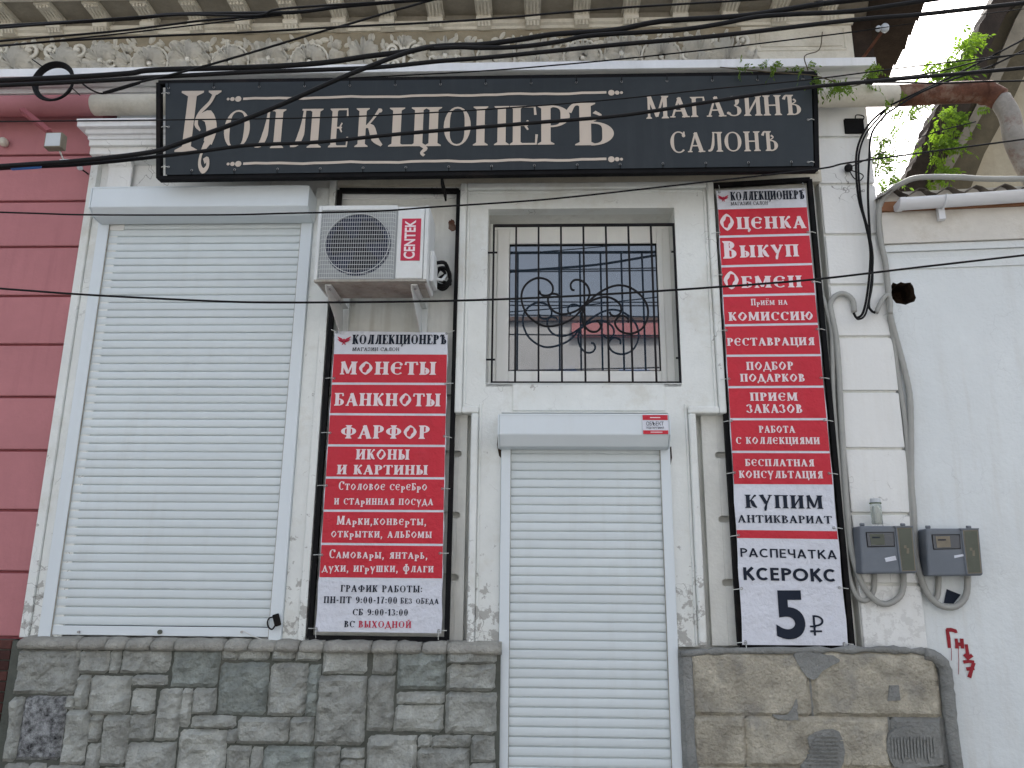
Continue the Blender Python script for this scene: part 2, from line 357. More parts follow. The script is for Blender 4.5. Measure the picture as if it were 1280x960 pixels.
# string course (white ledge) above the sign
zl = lambda y, Y: Uz(1060, y, Y)
lx1 = UX(1093, 73, -.2)
zt = zl(72, -.22); 
prof = [(.1, zl(104, -.04)), (-.04, zl(104, -.04)), (-.05, zl(98, -.05)), (-.09, zl(95, -.1)), (-.13, zl(88, -.14)), (-.20, zl(84.5, -.2)), (-.22, zl(82, -.22)), (-.22, zt), (-.05, zt+.02), (.1, zt+.02)]
MB().xprof(prof, XL, lx1).build('string_course', M_ledge, shop)
zfb = Uz(300, 95, -.03); zft = Uz(300, 43, -.03)
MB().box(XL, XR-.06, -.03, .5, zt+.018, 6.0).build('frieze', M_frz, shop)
# bed moulding under brackets, soffit and corona
zsof = Uz(130, 30, -.03)+.015
zb = Uz(737, 35, -.03)
MB().xprof([(-.03, zft), (-.05, zft), (-.055, zft+.02), (-.075, zft+.03), (-.08, zft+.055), (-.03, zft+.06)], XL, XR-.05).build('bed_moulding', M_cream, shop)
MB().box(XL, XR-.05, -.045, -.03, zft+.06, zsof).build('bracket_band', M_coffer, shop)
MB().box(XL, XR+.1, -.30, .2, zsof, zsof+.05).build('soffit', M_coffer, shop)
cor = [(-.26, zsof-.002), (-.30, zsof-.03), (-.34, zsof-.03), (-.36, zsof+.14), (-.42, zsof+.2), (-.5, zsof+.24), (-.5, zsof+.32), (0, zsof+.32)]
MB().xprof(cor, XL, XR+.12).build('corona', M_cream, shop)
# scrolled brackets
bz0 = Uz(80, 45, -.05)
def bracket_data():
    m = MB(); w2 = .052; h = zsof-bz0
    side = [(0, 0), (-.035, .01), (-.06, .05), (-.06, .085), (-.10, .10), (-.15, .105), (-.195, .13), (-.205, .17), (-.20, h-.035), (-.2, h-.03), (0, h-.03)]
    A = [Vector((-w2, y, z)) for y, z in side]
    m.prism(A, (2*w2, 0, 0))
    m.box(-w2-.01, w2+.01, -.225, 0, h-.028, h-.001)
    for k in range(4):
        x = -w2+.014+k*.025
        pts = [Vector((x, y-.004, z-.004)) for y, z in side[1:8]] + [Vector((x, -.206, h-.05))]
        m.tube(spline(pts, 2), .009, 5)
    m.tube([(-w2-.004, -.17, .155), (w2+.004, -.17, .155)], .034, 8)
    m.tube([(-w2-.004, -.052, .05), (w2+.004, -.052, .05)], .026, 8)
    return m.data('bracket', M_cream, Vector())
bd = bracket_data()
bxs = [57-60, 57, 117.5, 177, 239, 299.5, 361, 424, 485, 548, 610, 674, 737, 800, 861, 924, 984, 1046]
bb = [UX(x, 12, -.22) for x in bxs]
pitch_b = (bb[-1]-bb[0])/(len(bb)-1)
b0 = None
for i in range(-3, len(bb)+1):
    x = bb[0]+pitch_b*i
    if x > XR+.0: break
    if b0 is None:
        b0 = bpy.data.objects.new('bracket', bd); link(b0, shop, (x, -.045, bz0))
    else: dup(b0, shop, (x, -.045, bz0))
# plaster ornament on the frieze
def petal(m, a, r0_, r1_, w_, lift=.022, c=(0, 0), tipcurl=0):
    ca, sa = math.sin(a), math.cos(a); n = 5; vs = []; fs = []
    for i in range(n+1):
        t = i/n; r = r0_+(r1_-r0_)*t; ww = w_*.86*(.25+1.0*math.sin(math.pi*min(1, t*.92+.04))**.8)*(1 if t < .95 else .4)
        h = 1.9*lift*(.35+.9*math.sin(math.pi*(t*.8+.1)))+tipcurl*t
        px_, pz_ = c[0]+ca*r, c[1]+sa*r; tx, tz = sa, -ca
        vs += [(px_-tx*ww, .004, pz_-tz*ww), (px_-tx*ww*.62, -h, pz_-tz*ww*.62), (px_, -h*.15, pz_), (px_+tx*ww*.62, -h, pz_+tz*ww*.62), (px_+tx*ww, .004, pz_+tz*ww)]
    for i in range(n):
        for k in range(4): fs.append((i*5+k, i*5+k+1, i*5+5+k+1, i*5+5+k))
    m.add(vs, fs)
def scroll(m, c, r, turns, s, r_t, a0=0, lift=-.02):
    pts = []; rs = []
    for i in range(int(14*turns)+1):
        t = i/(14*turns); a = a0+s*t*turns*2*math.pi; q = r*(1-.82*t); pts.append((c[0]+q*math.cos(a), lift-.012*t, c[1]+q*math.sin(a))); rs.append(r_t*(1-.35*t))
    m.tube(pts, rs, 6); m.disc_ball((pts[-1][0], lift-.02, pts[-1][2]), r_t*1.2, r_t*1.2, r_t*1.2, 6, 4)
def orn_shell():
    m = MB(); c = (0, -.045)
    for k in range(-5, 6): petal(m, k*R_(20.5), .024, .116-.012*abs(k)/5, .0125, .03, c)
    pts = [(c[0]+math.sin(a)*(.127-.008*abs(a)), -.006-.012*(i % 2), c[1]+math.cos(a)*(.127-.008*abs(a))) for i, a in enumerate([R_(-112+8*j) for j in range(29)])]
    m.tube(pts, .008, 5)
    m.disc_ball((0, -.012, c[1]), .017, .016, .015, 8, 5)
    for s in (-1, 1):
        for a, l in ((122, .12), (147, .10), (170, .085)): petal(m, s*R_(a), .03, l, .0135, .028, c, -.012)
        for a, l in ((62, .12), (90, .11), (36, .1)): petal(m, s*R_(a), .02, l, .0145, .032, (s*.115, -.05), -.01)
        for a, l in ((25, .08), (-10, .06)): petal(m, s*R_(a), .02, l, .018, .028, (s*.15, .02))
    return m.data('shell_ornament', M_orn, Vector(), True)
def orn_palm():
    m = MB(); c = (0, -.03)
    for k in range(-3, 4): petal(m, k*R_(24), .02, .145-.014*abs(k), .0145, .034, c)
    for s in (-1, 1):
        scroll(m, (s*.075, -.045), .042, 1.2, s, .011, R_(90))
        petal(m, s*R_(130), .01, .1, .02, .03, c); petal(m, s*R_(165), .01, .085, .018, .03, c)
    m.disc_ball((0, -.03, -.03), .02, .02, .02, 6, 4)
    return m.data('palmette_ornament', M_orn, Vector(), True)
def orn_heart():
    m = MB()
    for s in (-1, 1):
        scroll(m, (s*.07, .02), .062, 1.5, s, .013, R_(90 if s > 0 else 90)); scroll(m, (s*.07, -.085), .05, 1.3, -s, .011, R_(-90))
        petal(m, s*R_(60), .02, .12, .018, .03, (s*.04, -.05)); petal(m, s*R_(100), .03, .13, .016, .03, (s*.03, -.03))
    for k in (-1, 0, 1): petal(m, k*R_(28), .01, .09, .017, .034, (0, .03))
    m.tube([(0, -.02, -.12), (0, -.025, .04)], .011, 6)
    return m.data('scroll_ornament', M_orn, Vector(), True)
def orn_acan():
    m = MB()
    for s in (-1, 1):
        scroll(m, (s*.085, .055), .05, 1.1, s, .014, R_(-90))
        for a, l in ((14, .15), (38, .15), (63, .14), (90, .12)): petal(m, s*R_(a), .015, l, .0145, .036, (0, -.07), -.012)
        for a, l in ((100, .11), (150, .09)): petal(m, s*R_(a), .01, l, .02, .03, (s*.02, -.05))
        petal(m, s*R_(20), .01, .08, .016, .03, (s*.14, -.09)); petal(m, s*R_(-40), .01, .08, .016, .03, (s*.15, -.09)); petal(m, s*R_(70), .01, .07, .016, .03, (s*.12, -.1))
    petal(m, 0, .01, .19, .014, .036, (0, -.08))
    return m.data('acanthus_ornament', M_orn, Vector(), True)
orn = {}
zoc = (zt+.02+zft)/2-.005
for k, fn, nm in (('S', orn_shell, 'shell_ornament'), ('P', orn_palm, 'palmette_ornament'), ('H', orn_heart, 'scroll_ornament'), ('A', orn_acan, 'acanthus_ornament')):
    orn[k] = [fn(), nm, None]
olist = [('A', -330), ('S', -260), ('A', -190), ('S', -115), ('A', -45), ('A', 24), ('A', 84), ('P', 130), ('S', 190), ('P', 238), ('S', 290), ('P', 338), ('S', 388), ('P', 455), ('H', 506), ('P', 557), ('S', 620), ('P', 672), ('S', 728), ('P', 776), ('S', 826), ('P', 872), ('A', 908)]
for k, x in olist:
    d = orn[k]; X = UX(x, 66, -.03); sc = 1.2+.04*random.random()
    if d[2] is None:
        o = bpy.data.objects.new(d[1], d[0]); link(o, shop, (X, -.031, zoc)); o.scale = (sc, 1, sc); d[2] = o
    else: dup(d[2], shop, (X, -.031, zoc), None, (sc, 1, sc))
m = MB()                                 # small leaf scraps filling the ground between the big ornaments
x = XL
while x < UX(925, 66):
    for zq in (-.125, -.085, -.02, .07, .115):
        petal(m, random.uniform(-2.6, 2.6), .005, random.uniform(.05, .085), .014, random.uniform(.008, .014), (x+random.uniform(-.02, .02), zq+random.uniform(-.015, .015)))
    x += .062
for i in range(len(m.v)): m.v[i] = m.v[i]+Vector((0, -.031, zoc))
o = m.build('leaf_scrolls', M_orn, shop, True); o['kind'] = 'stuff'
# end panel frame
MB().box(UX(928, 60, -.03), XR-.062, -.034, -.02, zt+.022, zft-.004).build('end_panel', M_cream, shop)
fx0, fx1 = UX(945, 60, -.03), UX(1057, 50, -.03); fz0, fz1 = Uz(1000, 64, -.03), zft-.03
for a in ((fx0, fx1, fz0, fz0+.014), (fx0, fx0+.014, fz0+.014, fz1), (fx1-.014, fx1, fz0+.014, fz1), (fx0+.03, fx1-.03, fz0+.034, fz0+.042), (fx0+.03, fx0+.038, fz0+.042, fz1)):
    MB().box(a[0], a[1], -.042, -.028, a[2], a[3]).build('panel_moulding', M_cream, shop, bev=.004)
# eave running back along the side of the shop
zE = 5.66
pe = [UZ(1112, 97, zE), UZ(1117, 81, zE), UZ(1119, 83, zE), UZ(1129, 62, zE), UZ(1131, 63, zE), UZ(1136, 44, zE), UZ(1138.5, 45, zE), UZ(1145, 26, zE), UZ(1147.5, 27, zE), UZ(1157, 0, zE), UZ(1190, -60, zE), UZ(1080, -60, zE), UZ(1086, 4, zE), UZ(1076, 60, zE), UZ(1085, 100, zE)]
MB().prism(pe, (0, 0, .06)).build('side_eave', M_eave, shop)
MB().box(XR-.05, XR+.13, .06, .45, zt+.03, zE+.01).build('side_brickwork', M_eave, shop)

# ------------------------------------------------------------------ pink wall
pink = thing('pink_wall', 'dusty pink wall with horizontal grooves at the left, left of the white pilaster', 'wall', (-4.5, 0, 0))
gy = [142, 193, 251, 308, 369.5, 430.5, 496, 563, 638, 715, 797]
gx = [100, 100, 80, 75, 70, 60, 50, 40, 30, 20, 12]
gz = [Uz(a, b, .0) for a, b in zip(gx, gy)]
gz[0] = 5.0
MB().box(XL, px0-.002, .03, .5, 0, 5.0).build('wall_core', M_pinkg, pink)
for i in range(len(gz)-1):
    MB().box(XL, px0-.004, .004, .04, gz[i+1]+.008, gz[i]-.008).build('wall_course', M_pink, pink, bev=.008)
pk = [(UX(a, b), .0, Uz(a, b)) for a, b in ()]
MB().prism([(-3.26, .0, 4.0), (-3.12, .0, 4.0), (-3.14, .0, 4.12), (-3.10, .0, 4.3), (-3.12, .0, 4.52), (-3.26, .0, 4.52)][::-1], (0, -.001, 0))
zb_ = gz[-1]
MB().box(XL, px0-.03, -.02, .3, 0, zb_-.01).build('plinth_mortar', M_mort, pink)
row = 0; z = zb_-.012; bsrc = None
while z > .05:
    h = .062; off = (row % 2)*.13
    x = px0-.035
    first = True
    while x > px0-.75:
        L_ = .25 if not (first and row % 2) else .12
        if bsrc is None:
            bsrc = MB().box(x-L_+.006, x, -.035, -.01, z-h+.008, z).build('brick', M_brick, pink, bev=.004)
            bw_ = L_-.006; c0 = ORG[bsrc.name].copy()
        else:
            dup(bsrc, pink, (x-L_/2+.003, c0.y, z-h/2+.004), None, ((L_-.006)/bw_, 1, 1))
        x -= L_; first = False
    z -= h; row += 1

# ------------------------------------------------------------------ stone plinth left of the door
def rough_stone(name, x0, x1, z0, z1, Y, m, parent, dep=.035, rough=.016, seed=0, grid=.042, edge=.016):
    nx = max(3, int((x1-x0)/grid)+2); nz_ = max(3, int((z1-z0)/grid)+2); vs = []; fs = []
    def height(u, v):
        x = x0+(x1-x0)*u; zz_ = z0+(z1-z0)*v
        e = min(u*(x1-x0), (1-u)*(x1-x0), v*(z1-z0), (1-v)*(z1-z0))
        h = dep*(min(1, e/edge)**.5)
        n1 = noise.noise(Vector((x*7+seed, zz_*7, seed*1.7))); n2 = noise.noise(Vector((x*19, zz_*19+seed, 3.1)))
        rdg = 1-abs(noise.noise(Vector((x*4.5+seed*3, zz_*8, 1.3))))*2
        n3 = abs(noise.noise(Vector((x*11+seed, zz_*15+seed, 7.7))))
        return 0 if e <= 1e-6 else max(.55*h, h + (rough*(n1*.8+n2*.45+rdg*.45-n3*.7)))
    for j in range(nz_+1):
        for i in range(nx+1):
            u, v = i/nx, j/nz_
            # push the first ring close to the border
            uu = u; vv = v
            jx = (noise.noise(Vector((i*3.1+seed, j*2.3, 5)))*.25/nx if 0 < i < nx else noise.noise(Vector((seed, j*1.9, i)))*.006/(x1-x0))
            jz = (noise.noise(Vector((i*2.1, j*3.3+seed, 9)))*.25/nz_ if 0 < j < nz_ else noise.noise(Vector((i*1.7, seed, j)))*.006/(z1-z0))
            vs.append((x0+(x1-x0)*(uu+jx), Y-height(u, v), z0+(z1-z0)*(vv+jz)))
    for j in range(nz_):
        for i in range(nx):
            a = j*(nx+1)+i; fs.append((a, a+1, a+nx+2, a+nx+1))
    o = MB().add(vs, fs).build(name, m, parent); return o
plin = thing('stone_plinth', 'plinth of rough split grey stones of many sizes, left of the door shutter', 'wall', (-1.7, 0, 0))
pr = UX(625, 870, -.07)
MB().box(-3.275, pr, -.062, .3, 0, 1.152).build('mortar_bed', M_mort, plin)
st = []
def P(z, lst):
    sc, ox, oy = z
    for r in lst: st.append((r[0]/sc+ox, r[1]/sc+oy, r[2]/sc+ox, r[3]/sc+oy) + tuple(r[4:]))
P((5.333, 0, 780), [(112, 168, 525, 465), (535, 175, 728, 325), (738, 175, 800, 325), (815, 165, 1135, 325), (512, 345, 588, 565), (598, 345, 868, 600), (888, 345, 1115, 412),
   (140, 480, 425, 905, 'p'), (50, 490, 130, 915), (438, 480, 497, 567), (425, 575, 580, 935), (592, 610, 672, 785), (682, 610, 850, 945), (575, 795, 665, 1010),
   (880, 430, 1032, 595), (1048, 430, 1198, 775), (1208, 430, 1272, 688), (858, 605, 1022, 775), (835, 790, 1158, 1060), (20, 930, 180, 1080), (190, 930, 297, 1080), (305, 945, 550, 1080), (682, 955, 822, 1070)])
P((5.333, 220, 780), [(-22, 165, 287, 418, 'g'), (310, 170, 413, 234), (420, 168, 622, 238), (648, 172, 788, 238), (802, 175, 962, 242), (288, 258, 608, 605, 'g'), (622, 262, 868, 610), (876, 270, 955, 610, 'g'),
   (985, 170, 1275, 332), (112, 430, 262, 600), (100, 612, 402, 692), (412, 625, 748, 795), (762, 625, 912, 800), (938, 348, 1260, 805), (12, 705, 328, 1060), (340, 705, 402, 790),
   (332, 812, 488, 1040), (498, 815, 572, 1040), (582, 815, 912, 1040, 'g'), (925, 818, 1088, 1040), (1105, 830, 1250, 895), (1098, 905, 1250, 1040)])
P((5.333, 440, 780), [(138, 170, 292, 335), (308, 178, 618, 432, 'g'), (640, 182, 962, 260), (636, 272, 950, 442), (105, 348, 275, 712), (296, 455, 612, 532), (285, 540, 605, 715), (628, 458, 958, 732),
   (100, 742, 425, 1070), (445, 745, 528, 815), (535, 745, 788, 820), (438, 830, 775, 1060), (798, 745, 950, 920), (785, 932, 950, 1060)])
YS = -.065
k = 0
for s in st:
    a = U(s[0], s[1], YS); b = U(s[2], s[3], YS); c_ = U(s[0], s[3], YS); d_ = U(s[2], s[1], YS)
    X0, X1 = (a.x+c_.x)/2, (b.x+d_.x)/2; Z1, Z0 = (a.z+d_.z)/2, (b.z+c_.z)/2
    mt = M_stone
    if len(s) > 4: mt = M_pebble if s[4] == 'p' else M_stoneg
    o = rough_stone('stone', X0-.009, X1+.009, Z0-.008, Z1+.008, -.056, mt, plin, dep=.026+.010*random.random(), rough=.040 if mt != M_pebble else .005, seed=k*3.7, grid=.034, edge=.007)
    if mt == M_pebble: o['label'] = 'square stone faced with small pale pebbles'
    k += 1
zrow = .38                               # below the photograph's edge: plain courses down to the pavement
while zrow > .03:
    x = -3.26
    while x < pr-.02:
        wd = random.uniform(.14, .34); x2 = min(pr-.01, x+wd)
        if x2-x > .05: rough_stone('stone', x+.008, x2-.008, zrow-.165, zrow-.008, -.058, M_stone, plin, seed=k*2.9); k += 1
        x = x2
    zrow -= .172
cop = [(110/5.333, 505/5.333), (510/5.333, 690/5.333), (695/5.333, 830/5.333), (832/5.333, 992/5.333), (1000/5.333, 1152/5.333), (1157/5.333, 220+312/5.333), (220+320/5.333, 220+472/5.333),
       (220+480/5.333, 220+655/5.333), (220+658/5.333, 220+810/5.333), (220+820/5.333, 220+975/5.333), (220+982/5.333, 440+122/5.333), (440+130/5.333, 440+290/5.333), (440+292/5.333, 440+458/5.333), (440+468/5.333, 440+630/5.333), (440+634/5.333, 440+996/5.333)]
for i, (a, b) in enumerate(cop):
    X0, X1 = UX(a, 806, -.1), UX(b, 806, -.1); n = max(4, int((X1-X0)/.035)); vs = []; fs = []
    pf = [(-.05, 1.105), (-.105, 1.108), (-.125, 1.125), (-.118, 1.145), (-.09, 1.165), (-.04, 1.178), (.0, 1.18)]
    for q in range(n+1):
        t = q/n; e = min(t, 1-t)*n; en = .8 if e < .5 else 1
        for (y, z) in pf:
            nn = noise.noise(Vector((X0+t*4+i, y*30, z*30+q)))
            vs.append((X0+(X1-X0)*t, y*en if y < -.04 else y, 1.105+(z-1.105)*(.7+.3*en)+nn*.012*(z > 1.12)))
    for q in range(n):
        for j in range(6): fs.append((q*7+j, (q+1)*7+j, (q+1)*7+j+1, q*7+j+1))
    fs.append(tuple(range(7))); fs.append(tuple(n*7+j for j in range(6, -1, -1)))
    MB().add(vs, fs).build('coping_stone', M_coping, plin, True)

# ------------------------------------------------------------------ sandstone plinth right of the door
pl2 = thing('sandstone_plinth', 'worn plinth of large yellow sandstone blocks and smeared cement, right of the door shutter', 'wall', (1.7, 0, 0))
qx0, qx1 = UX(853, 900, -.08), UX(1196, 900, -.09)
topz = 1.148
MB().box(qx0, qx1-.02, -.05, .3, 0, topz-.02).build('mortar_bed', M_cement, pl2)
rough_stone('cement_smear', qx0-.005, UX(872, 880, -.08), .02, topz, -.045, M_cement, pl2, dep=.03, rough=.012, seed=5)
blocks = [(865, 815, 1013, 892), (1016, 815, 1177, 893), (867, 895.5, 932, 955), (934.5, 895.5, 1114, 957), (1117, 897, 1182, 957), (867, 960, 1020, 1030), (1023, 960, 1184, 1030)]
for i, b in enumerate(blocks):
    a = U(b[0], b[1], -.075); c = U(b[2], b[3], -.075)
    rough_stone('sandstone_block', a.x-.015, c.x+.015, c.z-.024, min(a.z, topz)+.004, -.05, M_sand if i not in (4,) else M_cement, pl2, dep=.024, rough=.013, seed=i*5.3, grid=.03, edge=.006)
rough_stone('sandstone_block', qx0+.08, 1.8, .02, .27, -.05, M_sand, pl2, dep=.03, rough=.009, seed=77)
rough_stone('sandstone_block', 1.81, qx1-.08, .02, .27, -.05, M_sand, pl2, dep=.03, rough=.009, seed=78)
def patch(name, pts, Y, m, parent, th=.006, jitter=.004):
    P_ = []
    for i, (a, b) in enumerate(pts):
        p = U(a, b, Y); P_.append((p.x+random.uniform(-1, 1)*jitter, Y, p.z+random.uniform(-1, 1)*jitter))
    if len(P_) > 4 and jitter > .002:
        V_ = [Vector(q) for q in P_]; n = len(V_); Q = []
        for i in range(n):
            for k_ in range(4):
                t = k_/4; p0, p1, p2, p3 = V_[i-1], V_[i], V_[(i+1) % n], V_[(i+2) % n]
                q = .5*((2*p1)+(p2-p0)*t+(2*p0-5*p1+4*p2-p3)*t*t+(3*p1-p0-3*p2+p3)*t**3); Q.append(q+Vector((random.uniform(-1, 1)*jitter, 0, random.uniform(-1, 1)*jitter)))
        P_ = Q
    return MB().prism(P_, (0, th, 0)).build(name, m, parent)
def Z8(l, sc=3.459, ox=850, oy=810): return [(x/sc+ox, y/sc+oy) for x, y in l]
patch('cement_patch', Z8([(500, 20), (640, 30), (690, 60), (620, 95), (590, 130), (560, 130), (520, 85)]), -.0835, M_cement, pl2, .02)
patch('cement_patch', Z8([(400, 295), (470, 285), (500, 220), (510, 290), (500, 315), (440, 312)]), -.084, M_cement, pl2, .02)
patch('cement_patch', Z8([(905, 160), (945, 158), (952, 225), (900, 232)]), -.084, M_cement, pl2, .015)
for q in range(9):
    y = 375+q*17; x0_ = 590-q*7
    patch('trowel_ridge', Z8([(x0_, y), (686, y+4), (688, y+11), (x0_-4, y+9)]), -.091, M_cement, pl2, .03, .001)
for q in range(14):
    x = 912+q*14; patch('trowel_ridge', Z8([(x, 385+(q % 3)*8), (x+7, 385), (x+14, 470+(q % 4)*10), (x+6, 475)]), -.091, M_cement, pl2, .03, .001)
patch('trowelled_cement', Z8([(560, 375), (690, 365), (695, 520), (530, 520), (560, 450)]), -.083, M_cement, pl2, .03)
patch('trowelled_cement', Z8([(905, 375), (1010, 340), (1110, 385), (1110, 500), (1150, 510), (930, 515)]), -.083, M_cement, pl2, .03)
pts = [U(a, b, -.07) for a, b in ((1155, 817), (1168, 821), (1180, 834), (1184, 860), (1188, 900), (1194, 945), (1200, 990), (1208, 1050))]
pts.append(Vector((pts[-1].x+.0, -.07, .02)))
m = MB(); m.tube(spline(pts, 5), [.035+.012*abs(noise.noise(Vector((i*.4, 1, 2)))) for i in range(len(spline(pts, 5)))], 9)
m.build('cement_edge_roll', M_cement, pl2, True)
pts = [U(a, b, -.06) for a, b in ((851, 818), (900, 814), (1000, 813), (1100, 812), (1160, 815))]
sp = spline(pts, 8); m = MB(); m.tube(sp, [.02+.018*noise.noise(Vector((i*.6, 4, 2))) for i in range(len(sp))], 7); m.build('top_mortar', M_cement, pl2, True)

# ------------------------------------------------------------------ roller shutters
bars_ = []
def shutter(name, label, x0, x1, z0, z1, bx0, bx1, bz0_, bz1, yf, gw, zbot):
    t = thing(name, label, 'roller shutter', ((x0+x1)/2, 0, z0), 'roller shutters on the shop front')
    for a, b in ((x0-gw, x0), (x1, x1+gw)):
        m = MB(); m.box(a, b, -.036, .04, zbot, z1+.02); m.build('guide_rail', M_box, t, bev=.003)
    for a, b in ((x0, x0+.005), (x1-.004, x1)):
        MB().box(a, b-.002 if a == x0 else b, -.03, -.02, zbot, z1).build('rail_brush', M_acu, t)
    MB().xprof([(.05, bz1), (yf, bz1), (yf, bz0_), (yf+.055, z1+.004), (-.037, z1-.006), (-.037, z1+.03), (.05, z1+.03)], bx0, bx1).build('shutter_box', M_box, t, bev=.006)
    MB().box(bx0+.004, bx1-.004, yf-.003, yf+.01, bz1-.006, bz1+.004).build('box_lip', M_box, t)
    for xe, d in ((bx0, -1), (bx1, 1)):
        MB().xprof([(.048, bz1-.003), (yf-.004, bz1-.003), (yf-.004, bz0_-.003), (yf+.053, z1-.002), (-.036, z1-.002)], xe, xe+d*.008).build('end_cap', M_box, t)
    h = .0552
    prof = [(.007, 0), (-.001, .0012), (-.0060, .008), (-.0078, .02), (-.0074, .034), (-.0055, .046), (-.0025, .051), (.007, .052), (.007, .0552)]
    vs = [(-.5, y, z) for y, z in prof]+[(.5, y, z) for y, z in prof]; n = len(prof)
    me = MB().add(vs, [(i, n+i, n+i+1, i+1) for i in range(n-1)]).data('slat', M_slat, Vector()); src = None
    zc = z0+.06
    while zc < z1+.02:
        if src is None:
            src = bpy.data.objects.new('slat', me); link(src, t, ((x0+x1)/2, -.008, zc)); src.scale = (x1-x0, 1, 1)
        else: dup(src, t, ((x0+x1)/2, -.008+random.uniform(-.0008, .0008), zc), (0, random.uniform(-.0004, .0004), 0), (x1-x0, 1, 1))
        zc += h
    bars_.append(MB().box(x0, x1, -.02, .0, z0, z0+.056).build('bottom_bar', M_box, t, bev=.003))
    MB().box(x0-.01, x1+.01, .012, .02, z0, z1+.05).build('backing', M_black, t)
    return t
s1 = shutter('roller_shutter', 'wide white roller shutter closed over the shop window on the left above the stone plinth', -3.061, -1.675, 1.188, 3.985, -3.112, -1.59, 4.035, 4.183, -.2, .078, 1.17)
for pxx, big in ((98, 0), (199.5, 1), (302, 0)):
    c = U(pxx, 790, -.03)
    m = MB(); m.tube([(c.x, -.018, c.z), (c.x, -.034, c.z)], .014 if big else .008, 10); m.build('lock' if big else 'bolt', M_cover if big else M_chrome, bars_[0])
dx_0, dx_1 = UX(638, 620, -.02), UX(826, 590, -.02)
dbx0, dbx1 = UX(623.8, 530, -.17), UX(836.5, 530, -.17); dbz1, dbz0 = Uz(730, 518, -.17), Uz(730, 543, -.17)
s2 = shutter('roller_shutter', 'narrow white roller shutter closed over the doorway in the middle below the barred window', dx_0, dx_1, .08, Uz(730, 562, -.02), dbx0, dbx1, dbz0, dbz1, -.17, .062, .05)
MB().box(-.32, .95, -.3, .6, -.01, .06).build('doorstep', M_cement, shop)
# broken plaster gaps by the door box
for l in ([(622, 545), (626, 545), (627, 560), (628, 574), (624, 570), (621, 556)], [(835, 560), (839, 558), (840, 572), (838, 582), (835, 590)]):
    patch('plaster_gap', l, -.004, M_hole, shop, .003, .001)
# sticker on the door box
def quadtext_builtin(name, s, x0, x1, zbase, h, Y, m, parent, bold=0.0, tf=None, each=False):
    cu = bpy.data.curves.new(name, 'FONT'); cu.body = s; cu.offset = bold; cu.resolution_u = 8
    o = bpy.data.objects.new(name, cu); COL.objects.link(o)
    bpy.context.view_layer.update()
    dg = bpy.context.evaluated_depsgraph_get(); me = bpy.data.meshes.new_from_object(o.evaluated_get(dg))
    vs = [v.co.copy() for v in me.vertices]; fs = [tuple(p.vertices) for p in me.polygons]
    bpy.data.objects.remove(o); bpy.data.curves.remove(cu); bpy.data.meshes.remove(me)
    ax, bx = min(v.x for v in vs), max(v.x for v in vs); az = min(v.y for v in vs); bz = max(v.y for v in vs)
    ref = .0
    out = []
    for v in vs:
        u = (v.x-ax)/(bx-ax); w_ = (v.y-(0 if az > -.05 else 0))/(bz)
        p = Vector((x0+(x1-x0)*u, Y, zbase+h*w_))
        out.append(tf(u, w_) if tf else p)
    if not each:
        o = MB().add(out, fs).build(name, m, parent); o['kind'] = 'stuff'; return o
    par = list(range(len(out)))
    def fd(i):
        while par[i] != i: i = par[i]
        return i
    for f in fs:
        for j in f[1:]: par[fd(j)] = fd(f[0])
    for r_ in sorted(set(fd(i) for i in range(len(out)))):
        ids = [i for i in range(len(out)) if fd(i) == r_]; mp = {i: k_ for k_, i in enumerate(ids)}
        MB().add([out[i] for i in ids], [tuple(mp[i] for i in f) for f in fs if f[0] in mp]).build('letter', m, parent)
a = U(802.5, 518.5, -.176); b = U(836, 543, -.176)
stk = thing('alarm_sticker', 'small red and white security sticker on the right end of the door shutter box', 'sticker', ((a.x+b.x)/2, -.174, b.z))
MB().box(a.x, b.x, -.1765, -.173, b.z, a.z).build('backing', M_banw, stk)
hh_ = a.z-b.z
MB().box(a.x+.003, b.x-.003, -.1785, -.177, a.z-.27*hh_, a.z-.01*hh_).build('red_strip', M_red, stk)
MB().box(a.x+.003, b.x-.003, -.1785, -.177, b.z+.01*hh_, b.z+.2*hh_).build('red_strip', M_red, stk)
quadtext_builtin('lettering', 'ОБЪЕКТ', a.x+.025, b.x-.03, b.z+.45*hh_, .2*hh_, -.178, M_ink, stk)
quadtext_builtin('lettering', 'подключенный', a.x+.025, b.x-.03, b.z+.29*hh_, .13*hh_, -.178, M_ink, stk)
MB().box(a.x+.05, b.x-.05, -.1795, -.179, a.z-.17*hh_, a.z-.12*hh_).build('print', M_pinkw, stk)
MB().box(a.x+.05, b.x-.04, -.1795, -.179, b.z+.09*hh_, b.z+.13*hh_).build('print', M_pinkw, stk)
# padlock
c = U(346, 775, -.06)
pd = thing('padlock', 'black padlock hanging open at the lower right corner of the wide shutter', 'padlock', (c.x, c.y, c.z))
tf = lambda v: Vector((c.x, c.y, c.z)) + Matrix.Rotation(R_(-18), 3, 'Y') @ v
def cyl_pts(n, r, z): return [Vector((r*math.cos(2*math.pi*i/n), r*.62*math.sin(2*math.pi*i/n), z)) for i in range(n)]
m = MB(); m.box(-.019, .019, -.014, .014, -.037, .037, tf); m.build('body', M_black, pd, bev=.006)
sh = [tf(Vector(p)) for p in ((-.019, 0, .025), (-.045, 0, .024), (-.06, 0, 0), (-.058, 0, -.028), (-.04, 0, -.045), (-.019, 0, -.03))]
MB().tube(spline(sh, 4), .005, 6).build('shackle', M_black, pd, True)
MB().tube(spline([U(a, b, -.045) for a, b in ((303, 788), (316, 795), (330, 800), (338, 800))], 4), .003, 5).build('cord', M_tie, pd)

